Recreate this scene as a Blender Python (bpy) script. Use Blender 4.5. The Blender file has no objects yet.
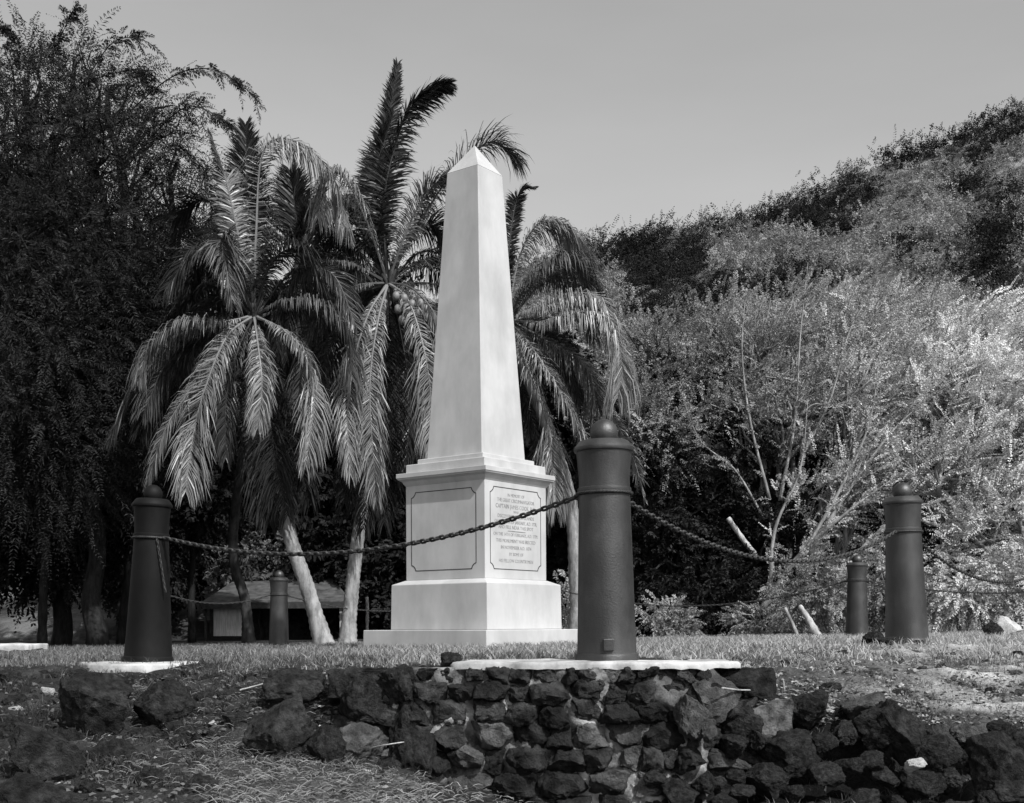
import bpy, bmesh, math, random
import numpy as np
from mathutils import Vector, Matrix, noise as mnoise

# ------------------------------------------------------------------ camera, world, sun, exposure
F, CX, HY, EYE = 1200.0, 512.0, 625.0, 0.27          # focal length in pixels, optical axis column, horizon row, eye height
S = bpy.context.scene
cam = bpy.data.cameras.new("camera")
cam.sensor_width = 36.0
cam.lens = 36.0 * F / 1024.0
cam.shift_y = (HY - 401.5) / 1024.0
cam.clip_start = 0.1
cam.clip_end = 3000
camo = bpy.data.objects.new("camera", cam)
S.collection.objects.link(camo)
camo.location = (0, 0, EYE)
camo.rotation_euler = (math.radians(90), 0, 0)
S.camera = camo

SUN_AZ, SUN_EL = 37.0, 46.0       # degrees to the right of the direction back to the camera, and elevation
w = bpy.data.worlds.new("World")
S.world = w
w.use_nodes = True
nt = w.node_tree
nt.nodes.clear()
sky = nt.nodes.new("ShaderNodeTexSky")
sky.sky_type = 'NISHITA'
sky.sun_disc = False
sky.sun_elevation = math.radians(SUN_EL)
sky.sun_rotation = math.radians(180 - SUN_AZ)
sky.air_density = 1.0
sky.dust_density = 2.0
# black and white film of the period, more sensitive to blue than to red
bw = nt.nodes.new("ShaderNodeVectorMath")
bw.operation = 'DOT_PRODUCT'
bw.inputs[1].default_value = (0.12, 0.33, 0.55)
bg = nt.nodes.new("ShaderNodeBackground")
bg.inputs[1].default_value = 0.15
out = nt.nodes.new("ShaderNodeOutputWorld")
nt.links.new(sky.outputs[0], bw.inputs[0])
# thin, uneven high cloud veil
tcs = nt.nodes.new("ShaderNodeTexCoord")
mps = nt.nodes.new("ShaderNodeMapping")
mps.inputs['Scale'].default_value = (1.0, 1.0, 3.5)
nzs = nt.nodes.new("ShaderNodeTexNoise")
nzs.inputs['Scale'].default_value = 2.2
nzs.inputs['Detail'].default_value = 6
mrs = nt.nodes.new("ShaderNodeMapRange")
mrs.inputs['From Min'].default_value = 0.3
mrs.inputs['From Max'].default_value = 0.7
mrs.inputs['To Min'].default_value = 0.94
mrs.inputs['To Max'].default_value = 1.07
mls = nt.nodes.new("ShaderNodeMath")
mls.operation = 'MULTIPLY'
nt.links.new(tcs.outputs['Generated'], mps.inputs[0])
nt.links.new(mps.outputs[0], nzs.inputs['Vector'])
nt.links.new(nzs.outputs['Fac'], mrs.inputs['Value'])
nt.links.new(bw.outputs['Value'], mls.inputs[0])
nt.links.new(mrs.outputs[0], mls.inputs[1])
nt.links.new(mls.outputs[0], bg.inputs[0])
nt.links.new(bg.outputs[0], out.inputs[0])

sl = bpy.data.lights.new("sun", 'SUN')
sl.energy = 4.5
sl.angle = math.radians(0.5)
so = bpy.data.objects.new("sun", sl)
S.collection.objects.link(so)
az, el = math.radians(SUN_AZ), math.radians(SUN_EL)
to_sun = Vector((math.sin(az) * math.cos(el), -math.cos(az) * math.cos(el), math.sin(el)))
so.rotation_euler = to_sun.to_track_quat('Z', 'Y').to_euler()
so.location = (0, 0, 60)

vs = S.view_settings
vs.view_transform = 'Standard'
vs.look = 'None'
vs.exposure = 0.18
vs.gamma = 1.0
vs.use_curve_mapping = False

# ------------------------------------------------------------------ helpers
rnd = random.Random(7)
rng = np.random.default_rng(7)
COL = S.collection


def W(px, py, Y):
    """point at depth Y that stands at this place of the photograph"""
    return Vector(((px - CX) / F * Y, Y, EYE + (HY - py) / F * Y))


def tag(o, label=None, cat=None, group=None, kind=None):
    if label: o["label"] = label
    if cat: o["category"] = cat
    if group: o["group"] = group
    if kind: o["kind"] = kind
    return o


def empty(name, loc=(0, 0, 0)):
    o = bpy.data.objects.new(name, None)
    o.location = loc
    o.empty_display_size = 0.2
    COL.objects.link(o)
    return o


def link(name, me, parent=None, loc=None):
    o = bpy.data.objects.new(name, me)
    COL.objects.link(o)
    if parent is not None: o.parent = parent
    if loc is not None: o.location = loc
    return o


class Acc:
    """collects quads and triangles (numpy) for one mesh"""
    def __init__(self):
        self.v, self.f4, self.f3, self.t, self.n = [], [], [], [], 0

    def add(self, v, f4=None, f3=None, tint=None):
        v = np.asarray(v, dtype=np.float32).reshape(-1, 3)
        if f4 is not None and len(f4): self.f4.append(np.asarray(f4, dtype=np.int32).reshape(-1, 4) + self.n)
        if f3 is not None and len(f3): self.f3.append(np.asarray(f3, dtype=np.int32).reshape(-1, 3) + self.n)
        if tint is None: tint = np.full(len(v), 0.5, np.float32)
        tint = np.asarray(tint, dtype=np.float32)
        if tint.ndim == 0: tint = np.full(len(v), float(tint), np.float32)
        self.v.append(v)
        self.t.append(tint)
        self.n += len(v)

    def mesh(self, name, mat, smooth=False, origin=None):
        me = bpy.data.meshes.new(name)
        v = np.concatenate(self.v)
        if origin is not None: v = v - np.asarray(origin, dtype=np.float32)
        f4 = np.concatenate(self.f4) if self.f4 else np.zeros((0, 4), np.int32)
        f3 = np.concatenate(self.f3) if self.f3 else np.zeros((0, 3), np.int32)
        me.vertices.add(len(v))
        me.vertices.foreach_set("co", v.astype(np.float32).ravel())
        loops = np.concatenate([f4.ravel(), f3.ravel()]).astype(np.int32)
        me.loops.add(len(loops))
        me.loops.foreach_set("vertex_index", loops)
        n4, n3 = len(f4), len(f3)
        starts = np.concatenate([np.arange(n4) * 4, n4 * 4 + np.arange(n3) * 3]).astype(np.int32)
        me.polygons.add(n4 + n3)
        me.polygons.foreach_set("loop_start", starts)
        a = me.attributes.new("tint", 'FLOAT', 'POINT')
        a.data.foreach_set("value", np.concatenate(self.t).astype(np.float32))
        me.update(calc_edges=True)
        me.validate()
        me.polygons.foreach_set("use_smooth", np.full(len(me.polygons), bool(smooth)))
        me.materials.append(mat)
        return me

    def build(self, name, mat, parent=None, smooth=False, origin=None):
        return link(name, self.mesh(name, mat, smooth, origin), parent)


def tube(acc, pts, radii, n=7, tint=0.5, cap=True):
    P = np.array([tuple(p) for p in pts], dtype=float)
    R = np.asarray(radii, dtype=float)
    k = len(P)
    T = np.gradient(P, axis=0)
    T /= np.linalg.norm(T, axis=1, keepdims=True) + 1e-9
    ref = np.array([0.31, 0.93, 0.2])
    A = np.cross(T, ref)
    A /= np.linalg.norm(A, axis=1, keepdims=True) + 1e-9
    B = np.cross(T, A)
    ang = np.arange(n) / n * 2 * math.pi
    V = P[:, None] + R[:, None, None] * (np.cos(ang)[None, :, None] * A[:, None] + np.sin(ang)[None, :, None] * B[:, None])
    i = np.arange(k - 1)[:, None] * n
    j = np.arange(n)[None]
    j2 = (j + 1) % n
    f = np.stack([i + j, i + j2, i + n + j2, i + n + j], -1).reshape(-1, 4)
    V = V.reshape(-1, 3)
    f3 = None
    if cap:
        V = np.concatenate([V, P[:1], P[-1:]])
        a = k * n
        f3 = [(a, (q + 1) % n, q) for q in range(n)] + [(a + 1, (k - 1) * n + q, (k - 1) * n + (q + 1) % n) for q in range(n)]
    acc.add(V, f, f3, tint)


def bez(pts, n):
    """smooth curve through a few points (Catmull-Rom)"""
    P = [np.array(tuple(p), float) for p in pts]
    P = [2 * P[0] - P[1]] + P + [2 * P[-1] - P[-2]]
    seg = len(P) - 3
    o = []
    for q in np.linspace(0, seg - 1e-6, n):
        i = int(q)
        t = q - i
        a, b, c, d = P[i:i + 4]
        o.append(0.5 * (2 * b + (c - a) * t + (2 * a - 5 * b + 4 * c - d) * t * t + (3 * b - a - 3 * c + d) * t ** 3))
    return np.array(o)


def lathe(acc, prof, n=48, base=(0, 0, 0), axis=None):
    prof = np.array(prof, float)
    ang = np.arange(n) / n * 2 * math.pi
    V = np.stack([prof[:, 0, None] * np.cos(ang), prof[:, 0, None] * np.sin(ang), np.repeat(prof[:, 1, None], n, 1)], -1)
    k = len(prof)
    i = np.arange(k - 1)[:, None] * n
    j = np.arange(n)[None]
    j2 = (j + 1) % n
    f = np.stack([i + j, i + j2, i + n + j2, i + n + j], -1).reshape(-1, 4)
    acc.add(V.reshape(-1, 3) + np.array(base), f)


def box_mesh(acc, c, d, rot=0.0):
    c = np.array(c, float)
    d = np.array(d, float) / 2
    v = np.array([[x, y, z] for z in (-1, 1) for x, y in ((-1, -1), (1, -1), (1, 1), (-1, 1))], float) * d
    cr, sr = math.cos(rot), math.sin(rot)
    v = np.stack([v[:, 0] * cr - v[:, 1] * sr, v[:, 0] * sr + v[:, 1] * cr, v[:, 2]], -1) + c
    acc.add(v, [(3, 2, 1, 0), (4, 5, 6, 7), (0, 1, 5, 4), (1, 2, 6, 5), (2, 3, 7, 6), (3, 0, 4, 7)])


def bevel(o, wdt, seg=2):
    m = o.modifiers.new("bevel", 'BEVEL')
    m.width = wdt
    m.segments = seg
    m.limit_method = 'ANGLE'
    return o


# ------------------------------------------------------------------ materials (greys: the photograph is black and white)
def new_mat(name):
    m = bpy.data.materials.new(name)
    m.use_nodes = True
    n = m.node_tree
    n.nodes.clear()
    o = n.nodes.new("ShaderNodeOutputMaterial")
    b = n.nodes.new("ShaderNodeBsdfPrincipled")
    n.links.new(b.outputs[0], o.inputs[0])
    return m, n, b, o


def g(v):
    return (v, v, v, 1)


def mat_noise(name, lo, hi, scale=4, rough=0.85, detail=8, bump=0.0, bscale=30, spec=0.3, p0=0.35, p1=0.65, stretch=(1, 1, 1),
              scale2=None, lo2=None, attr=False, bdist=0.02):
    m, n, b, o = new_mat(name)
    tc = n.nodes.new("ShaderNodeTexCoord")
    mp = n.nodes.new("ShaderNodeMapping")
    mp.inputs['Scale'].default_value = stretch
    n.links.new(tc.outputs['Object'], mp.inputs[0])
    nz = n.nodes.new("ShaderNodeTexNoise")
    nz.inputs['Scale'].default_value = scale
    nz.inputs['Detail'].default_value = detail
    nz.inputs['Roughness'].default_value = 0.65
    n.links.new(mp.outputs[0], nz.inputs['Vector'])
    r = n.nodes.new("ShaderNodeValToRGB")
    r.color_ramp.elements[0].position = p0
    r.color_ramp.elements[1].position = p1
    r.color_ramp.elements[0].color = g(lo)
    r.color_ramp.elements[1].color = g(hi)
    n.links.new(nz.outputs['Fac'], r.inputs[0])
    col = r.outputs[0]
    if scale2:
        n2 = n.nodes.new("ShaderNodeTexNoise")
        n2.inputs['Scale'].default_value = scale2
        n2.inputs['Detail'].default_value = 5
        n.links.new(tc.outputs['Object'], n2.inputs['Vector'])
        r2 = n.nodes.new("ShaderNodeValToRGB")
        r2.color_ramp.elements[0].position = 0.42
        r2.color_ramp.elements[1].position = 0.6
        r2.color_ramp.elements[0].color = g(lo2)
        r2.color_ramp.elements[1].color = g(1)
        n.links.new(n2.outputs['Fac'], r2.inputs[0])
        mx = n.nodes.new("ShaderNodeMix")
        mx.data_type = 'RGBA'
        mx.blend_type = 'MULTIPLY'
        mx.inputs[0].default_value = 1
        n.links.new(col, mx.inputs[6])
        n.links.new(r2.outputs[0], mx.inputs[7])
        col = mx.outputs[2]
    if attr:
        at = n.nodes.new("ShaderNodeAttribute")
        at.attribute_name = "tint"
        ml = n.nodes.new("ShaderNodeMath")
        ml.operation = 'MULTIPLY'
        ml.inputs[1].default_value = 2.0
        n.links.new(at.outputs['Fac'], ml.inputs[0])
        mx = n.nodes.new("ShaderNodeMix")
        mx.data_type = 'RGBA'
        mx.blend_type = 'MULTIPLY'
        mx.inputs[0].default_value = 1
        n.links.new(col, mx.inputs[6])
        n.links.new(ml.outputs[0], mx.inputs[7])
        col = mx.outputs[2]
    n.links.new(col, b.inputs['Base Color'])
    b.inputs['Roughness'].default_value = rough
    b.inputs['Specular IOR Level'].default_value = spec
    if bump:
        nb = n.nodes.new("ShaderNodeTexNoise")
        nb.inputs['Scale'].default_value = bscale
        nb.inputs['Detail'].default_value = 8
        nb.inputs['Roughness'].default_value = 0.7
        n.links.new(tc.outputs['Object'], nb.inputs['Vector'])
        bp = n.nodes.new("ShaderNodeBump")
        bp.inputs['Strength'].default_value = bump
        bp.inputs['Distance'].default_value = bdist
        n.links.new(nb.outputs['Fac'], bp.inputs['Height'])
        n.links.new(bp.outputs[0], b.inputs['Normal'])
    return m


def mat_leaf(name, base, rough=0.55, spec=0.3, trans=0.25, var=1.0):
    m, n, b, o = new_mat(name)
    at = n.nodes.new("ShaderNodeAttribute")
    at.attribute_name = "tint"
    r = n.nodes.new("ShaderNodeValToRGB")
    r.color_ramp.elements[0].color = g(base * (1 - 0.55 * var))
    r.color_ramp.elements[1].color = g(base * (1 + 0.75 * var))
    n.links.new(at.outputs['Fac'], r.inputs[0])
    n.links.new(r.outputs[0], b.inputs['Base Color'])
    b.inputs['Roughness'].default_value = rough
    b.inputs['Specular IOR Level'].default_value = spec
    t = n.nodes.new("ShaderNodeBsdfTranslucent")
    n.links.new(r.outputs[0], t.inputs[0])
    ms = n.nodes.new("ShaderNodeMixShader")
    ms.inputs[0].default_value = trans
    n.links.new(b.outputs[0], ms.inputs[1])
    n.links.new(t.outputs[0], ms.inputs[2])
    n.links.new(ms.outputs[0], o.inputs[0])
    return m


M = {}
M['white'] = mat_noise("white_paint", 0.37, 0.47, 2.2, 0.6, 8, 0.15, 60, 0.3, 0.3, 0.6, (1, 1, 0.35), scale2=1.3, lo2=0.88, bdist=0.004)
M['groove'] = mat_noise("groove_paint", 0.03, 0.06, 8, 0.7)
M['letter'] = mat_noise("letter_paint", 0.15, 0.27, 8, 0.7)
M['iron'] = mat_noise("weathered_iron", 0.009, 0.040, 7, 0.46, 12, 0.45, 75, 0.7, 0.32, 0.68, (1, 1, 0.3), scale2=4.0, lo2=0.5, bdist=0.006)
M['iron_dark'] = mat_noise("dark_iron", 0.005, 0.011, 5, 0.6, 10, 0.35, 70, 0.12, 0.3, 0.7, (1, 1, 0.5), scale2=2.0, lo2=0.7, bdist=0.004)
M['chain'] = mat_noise("chain_iron", 0.014, 0.042, 20, 0.5, 6, 0.2, 90, 0.4, bdist=0.003)
M['chain_pale'] = mat_noise("galvanised_chain", 0.10, 0.2, 20, 0.5, 6, 0.2, 90, 0.4, bdist=0.003)
M['concrete'] = mat_noise("pale_concrete", 0.26, 0.58, 5, 0.9, 10, 0.5, 45, 0.2, scale2=3, lo2=0.75, bdist=0.01)
M['mortar'] = mat_noise("lime_mortar", 0.12, 0.6, 5, 0.95, 10, 0.9, 35, 0.1, 0.4, 0.62, scale2=2.2, lo2=0.25, bdist=0.03)
M['lava'] = mat_noise("lava_stone", 0.012, 0.105, 9, 0.9, 12, 1.0, 22, 0.2, 0.35, 0.72, scale2=2.5, lo2=0.5, attr=True, bdist=0.07)
M['lava_dark'] = mat_noise("dark_lava_stone", 0.008, 0.085, 9, 0.9, 12, 1.0, 22, 0.2, 0.35, 0.72, scale2=2.5, lo2=0.5, bdist=0.07)
M['lava_grey'] = mat_noise("grey_lava_stone", 0.08, 0.22, 7, 0.9, 12, 1.0, 24, 0.2, 0.35, 0.7, scale2=3, lo2=0.6, bdist=0.07)
M['pale_stone'] = mat_noise("pale_coral_stone", 0.3, 0.55, 7, 0.9, 12, 0.9, 24, 0.2, bdist=0.02)
M['ground'] = mat_noise("dry_earth", 0.55, 1.25, 9, 0.95, 12, 1.0, 22, 0.1, 0.3, 0.7, scale2=1.6, lo2=0.6, attr=True, bdist=0.12)
M['grass'] = mat_leaf("grass_blades", 0.28, 0.7, 0.1, 0.3)
M['straw'] = mat_leaf("dry_straw", 0.17, 0.8, 0.1, 0.1)
M['gravel'] = mat_noise("gravel_stone", 0.5, 1.2, 12, 0.9, 8, 0.6, 40, 0.2, attr=True)
M['bark'] = mat_noise("dark_bark", 0.02, 0.07, 8, 0.9, 8, 0.8, 30, 0.1, stretch=(1, 1, 0.3))
M['bark_black'] = mat_noise("shade_bark", 0.008, 0.03, 8, 0.9, 8, 0.8, 30, 0.1, stretch=(1, 1, 0.3))
M['bark_pale'] = mat_noise("grey_bark", 0.12, 0.36, 8, 0.9, 8, 0.8, 30, 0.1, stretch=(1, 1, 0.3))
M['deadwood'] = mat_noise("bleached_wood", 0.2, 0.5, 8, 0.9, 8, 0.8, 30, 0.1, stretch=(1, 1, 0.3))
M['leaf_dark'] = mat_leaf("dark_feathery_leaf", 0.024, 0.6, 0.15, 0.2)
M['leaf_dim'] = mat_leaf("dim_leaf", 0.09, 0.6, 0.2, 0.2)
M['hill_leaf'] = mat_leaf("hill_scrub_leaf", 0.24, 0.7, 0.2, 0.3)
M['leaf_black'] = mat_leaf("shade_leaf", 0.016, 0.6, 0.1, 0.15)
M['leaf_mid'] = mat_leaf("scrub_leaf", 0.24, 0.6, 0.25, 0.22)
M['leaf_pale'] = mat_leaf("pale_scrub_leaf", 0.42, 0.6, 0.25, 0.22)
M['leaf_bright'] = mat_leaf("dry_scrub_leaf", 0.55, 0.6, 0.25, 0.22)
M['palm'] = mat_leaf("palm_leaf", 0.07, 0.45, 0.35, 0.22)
M['palm_dark'] = mat_leaf("palm_leaf_dark", 0.03, 0.4, 0.4, 0.15)  # darkened copy of the palm leaf, for fronds in shade
M['palm_pale'] = mat_leaf("palm_leaf_pale", 0.19, 0.36, 0.5, 0.25)  # lightened copy of the palm leaf, for sunlit fronds
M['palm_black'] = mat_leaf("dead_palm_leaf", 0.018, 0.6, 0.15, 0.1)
M['coconut'] = mat_noise("coconut_husk", 0.10, 0.22, 9, 0.6)
M['shed_wall'] = mat_noise("shed_boards", 0.35, 0.6, 5, 0.85, 6, 0.5, 30, 0.2, stretch=(6, 6, 0.4))
M['shed_roof'] = mat_noise("shed_roofing", 0.03, 0.11, 4, 0.6, 6, 0.3, 20, 0.3)
M['shed_dark'] = mat_noise("shed_timber", 0.02, 0.05, 6, 0.9)
M['shed_white'] = mat_noise("white_trim", 0.5, 0.7, 6, 0.8)
M['hill'] = mat_noise("hill_soil", 0.03, 0.26, 0.45, 0.95, 12, 0.8, 2.0, 0.1, 0.38, 0.6, scale2=0.09, lo2=0.25, bdist=0.5)

# ------------------------------------------------------------------ terrain
_ctl = [(0.69, 8.7, 0.0), (-3.57, 11.6, -0.09), (4.33, 13.0, 0.076), (7.36, 25.4, 0.016), (-5.1, 26.5, -0.22), (-0.6, 18.4, -0.06),
        (-15, 40, -0.3), (12, 40, 0.0), (0, 40, -0.2)]
_A = np.array([[1, x, y, x * y] for x, y, _ in _ctl])
_pc = np.linalg.lstsq(_A, np.array([c[2] for c in _ctl]), rcond=None)[0]


def plaza(x, y):
    x = np.clip(x, -14, 14)
    y = np.clip(y, 5, 42)
    return _pc[0] + _pc[1] * x + _pc[2] * y + _pc[3] * x * y


# profiles of the bank in front of the lawn: column -> [(depth, image row)...] from the lawn edge forwards
_prof = {
    -500: [(11.5, 0), (10.2, 695), (9.2, 725), (8.2, 760), (7.2, 800), (6, 840)],
    0: [(11.5, 0), (10.3, 684), (9.3, 712), (8.4, 748), (7.4, 790), (6, 835)],
    150: [(11.3, 0), (11.1, 677), (10.2, 692), (9.4, 712), (8.7, 740), (7.5, 782), (6.2, 815)],
    290: [(9.6, 0), (9.0, 682), (8.7, 700), (8.45, 742), (7.2, 785), (6.0, 812)],
    400: [(9.1, 0), (8.75, 668), (8.66, 680), (8.55, 765), (7.2, 795), (6.0, 825)],
    560: [(8.8, 0), (8.7, 664), (8.62, 675), (8.55, 810), (7.2, 830), (6.0, 860)],
    690: [(8.8, 0), (8.7, 664), (8.65, 680), (8.6, 800), (7.2, 840), (6.0, 880)],
    780: [(11.0, 0), (9.4, 672), (8.9, 690), (8.8, 708), (8.65, 790), (7, 850), (6.0, 890)],
    900: [(12.6, 0), (10.0, 670), (8.9, 702), (8.75, 722), (8.6, 795), (7, 850), (6.0, 890)],
    1060: [(13.5, 0), (10.0, 676), (8.8, 720), (8.65, 738), (8.5, 800), (7, 850), (6.0, 890)],
    1600: [(13.5, 0), (10.0, 676), (8.8, 720), (8.65, 738), (8.5, 800), (7, 850), (6.0, 890)],
}
_pk = sorted(_prof)


def _pz(k, x, y):
    pr = _prof[k]
    ys = [p[0] for p in pr][::-1]
    y0 = pr[0][0]
    zt = plaza(x, np.full_like(x, y0))
    zs = [None] * len(pr)
    for i, (d, row) in enumerate(pr):
        if i: zs[i] = EYE + (HY - row) / F * d
    # first control point follows the lawn
    arr = np.interp(y, ys[:-1], [zs[i] for i in range(len(pr) - 1, 0, -1)])
    d1, z1 = pr[1][0], zs[1]
    t = np.clip((y - d1) / (y0 - d1), 0, 1)
    up = z1 + (zt - z1) * t
    r = np.where(y > d1, up, arr)
    return np.where(y > y0, plaza(x, y), r)


def terrain(x, y, rough=True):
    x = np.asarray(x, float)
    y = np.asarray(y, float)
    yy = np.maximum(y, 5.5)
    px = np.clip(CX + F * x / yy, _pk[0], _pk[-1] - 1e-3)
    z = np.zeros_like(x)
    for a, b in zip(_pk[:-1], _pk[1:]):
        m = (px >= a) & (px < b)
        if m.any():
            t = (px[m] - a) / (b - a)
            z[m] = (1 - t) * _pz(a, x[m], yy[m]) + t * _pz(b, x[m], yy[m])
    z = np.where(y < 5.5, z - np.clip((5.5 - y) * 0.06, 0, 0.3), z)
    return np.maximum(z, -1.35)


_ridge = np.array([(-2500, 470), (-800, 470), (0, 415), (400, 315), (520, 268), (590, 248), (700, 223), (760, 210), (845, 186), (900, 163),
                   (960, 137), (1024, 112), (1200, 45), (1600, -120), (2600, -300), (4000, -300)], float)
HILL0, HILL1 = 44.0, 112.0


def hill_t(x, y):
    px = CX + F * x / np.maximum(y, 1.0)
    zr = EYE + (HY - np.interp(px, _ridge[:, 0], _ridge[:, 1])) / F * HILL1
    t = np.clip((y - HILL0) / (HILL1 - HILL0), 0, 1)
    beyond = np.clip((y - HILL1) / 200.0, 0, 1)
    return zr * (t ** 1.08) * (1 - 0.35 * beyond) * (y > HILL0)


def hill_relief(x, y):
    x, y = np.asarray(x, float), np.asarray(y, float)
    o = np.zeros(len(x))
    m = np.nonzero((y > HILL0 + 1) & (np.abs(x) < 170) & (y < 130))[0]
    for i in m:
        v = Vector((x[i] * .07, y[i] * .10, 2.0))
        o[i] = mnoise.fractal(v, 0.9, 2.0, 5) * 1.5 - abs(mnoise.noise(v * 2.1)) * 1.6
    return o * np.clip((y - 48) / 20, 0, 1) * np.clip((118 - y) / 8, .35, 1)


def surf(x, y):
    return terrain(x, y) + np.where(np.asarray(y) > HILL0, hill_t(np.asarray(x, float), np.asarray(y, float)), 0)


def hit(px, py):
    """the ground under a place of the photograph"""
    ys = np.arange(5.0, 60, 0.02)
    xs = (px - CX) / F * ys
    zr = EYE + (HY - py) / F * ys
    zg = terrain(xs, ys)
    k = np.argmax(zr <= zg)
    return Vector((xs[k], ys[k], zg[k]))


def grid_axis(segs):
    o = []
    for a, b, s in segs:
        o += list(np.arange(a, b, s))
    return np.array(o + [segs[-1][1]])


def fbm(x, y, sc, seed=0, octv=4):
    o = np.zeros(len(x))
    for i in range(len(x)):
        o[i] = mnoise.fractal(Vector((x[i] * sc + seed, y[i] * sc - seed, seed * 0.37)), 1.0, 2.0, octv)
    return o


gx = grid_axis([(-400, -60, 40), (-60, -16, 4), (-16, -7, 0.6), (-7, 7, 0.09), (7, 16, 0.6), (16, 60, 4), (60, 400, 40)])
gy = grid_axis([(-60, 0, 10), (0, 6, 0.6), (6, 8, 0.12), (8, 9.6, 0.05), (9.6, 14, 0.12), (14, 30, 0.5), (30, 46, 2)])
X, Y = np.meshgrid(gx, gy)
xf, yf = X.ravel(), Y.ravel()
zf = terrain(xf, yf)
near = (np.abs(xf) < 9) & (yf > 5) & (yf < 16)
nzv = np.zeros_like(zf)
nzv[near] = fbm(xf[near], yf[near], 3.1, 4.0, 5)
pxs = CX + F * xf / np.maximum(yf, 5)
edge = np.interp(pxs, [-500, 150, 290, 400, 690, 780, 900, 1060], [11.5, 11.2, 9.6, 9.1, 8.8, 11, 12.6, 13.5])
on_bank = np.clip((edge + 0.4 - yf) / 0.8, 0, 1)
zf = zf + nzv * (0.012 + 0.05 * on_bank)
# tone of the ground: dark cinder on the left bank, pale dry earth on the right, turf soil on the lawn, darker to the left
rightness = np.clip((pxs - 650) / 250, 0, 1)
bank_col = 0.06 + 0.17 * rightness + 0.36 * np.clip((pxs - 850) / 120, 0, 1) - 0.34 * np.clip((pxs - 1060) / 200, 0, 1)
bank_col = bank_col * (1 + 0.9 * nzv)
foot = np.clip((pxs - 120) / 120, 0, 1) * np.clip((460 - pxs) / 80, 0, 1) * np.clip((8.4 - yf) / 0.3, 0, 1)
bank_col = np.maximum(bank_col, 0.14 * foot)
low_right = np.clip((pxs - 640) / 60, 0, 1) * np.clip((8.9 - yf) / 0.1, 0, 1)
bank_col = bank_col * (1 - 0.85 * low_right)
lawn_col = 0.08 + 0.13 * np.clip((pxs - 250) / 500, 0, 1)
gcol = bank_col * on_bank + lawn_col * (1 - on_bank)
a = Acc()
ny, nx = X.shape
ii = (np.arange(ny - 1)[:, None] * nx + np.arange(nx - 1)[None]).ravel()
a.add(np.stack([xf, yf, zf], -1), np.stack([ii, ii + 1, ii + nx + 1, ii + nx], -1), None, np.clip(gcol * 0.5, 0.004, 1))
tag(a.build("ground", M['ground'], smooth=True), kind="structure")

# hillside
hx = grid_axis([(-500, -100, 25), (-100, 160, 2.0), (160, 600, 25)])
hy = grid_axis([(43, 115, 1.2), (115, 400, 20)])
X, Y = np.meshgrid(hx, hy)
xf, yf = X.ravel(), Y.ravel()
zf = surf(xf, yf) + hill_relief(xf, yf) - np.where(yf < 45.5, 0.3, 0)
a = Acc()
ny, nx = X.shape
ii = (np.arange(ny - 1)[:, None] * nx + np.arange(nx - 1)[None]).ravel()
a.add(np.stack([xf, yf, zf], -1), np.stack([ii, ii + 1, ii + nx + 1, ii + nx], -1))
tag(a.build("hillside", M['hill'], smooth=True), kind="structure")

# ------------------------------------------------------------------ monument
PHI = math.radians(37)
mon_xy = (-0.58, 20.0)
mz = float(terrain(np.array([mon_xy[0]]), np.array([18.4]))[0])
mon = empty("obelisk_monument", (mon_xy[0], mon_xy[1], 0))
mon.rotation_euler = (0, math.radians(-0.3), 0)
tag(mon, "white painted stone obelisk on a stepped pedestal, tallest thing on the lawn", "monument")
ROT = math.radians(90) - PHI          # local +x runs along the right face


def frustum(levels, name, mat, off=(0, 0), bev=0.012):
    """square rings stacked: (side, z)"""
    ac = Acc()
    V = []
    cr, sr = math.cos(ROT), math.sin(ROT)
    for s, z in levels:
        h = s / 2
        for x, y in ((-h, -h), (h, -h), (h, h), (-h, h)):
            V.append((x * cr - y * sr + off[0], x * sr + y * cr + off[1], z))
    n = len(levels)
    f = [(3, 2, 1, 0)] + [(4 * n - 4, 4 * n - 3, 4 * n - 2, 4 * n - 1)]
    for i in range(n - 1):
        for j in range(4):
            k = (j + 1) % 4
            f.append((4 * i + j, 4 * i + k, 4 * i + 4 + k, 4 * i + 4 + j))
    ac.add(V, f)
    o = ac.build(name, mat, mon)
    if bev: bevel(o, bev)
    return o


frustum([(2.60, -0.35), (2.58, 0.194)], "base_slab", M['white'], (-0.06, 0.0))
frustum([(2.03, 0.1945), (2.01, 0.935), (1.69, 1.005)], "plinth", M['white'])
frustum([(1.66, 1.0055), (1.66, 2.60)], "die", M['white'], bev=0.008)
frustum([(1.665, 2.56), (1.72, 2.60), (1.76, 2.64), (1.86, 2.668), (1.86, 2.685), (1.89, 2.69), (1.89, 2.765)], "cornice", M['white'], bev=0.006)
frustum([(1.66, 2.7655), (1.655, 2.918)], "lower_step", M['white'])
frustum([(1.39, 2.9185), (1.385, 3.012)], "upper_step", M['white'])
frustum([(1.165, 3.0125), (0.655, 7.772)], "shaft", M['white'], bev=0.01)
frustum([(0.656, 7.7725), (0.012, 8.255)], "pyramid_cap", M['white'], bev=0.0)

# sunk line round the panels and the inscription (left face normal -x local, right face normal -y local)
Mloc = Matrix.Rotation(ROT, 4, 'Z')


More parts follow.
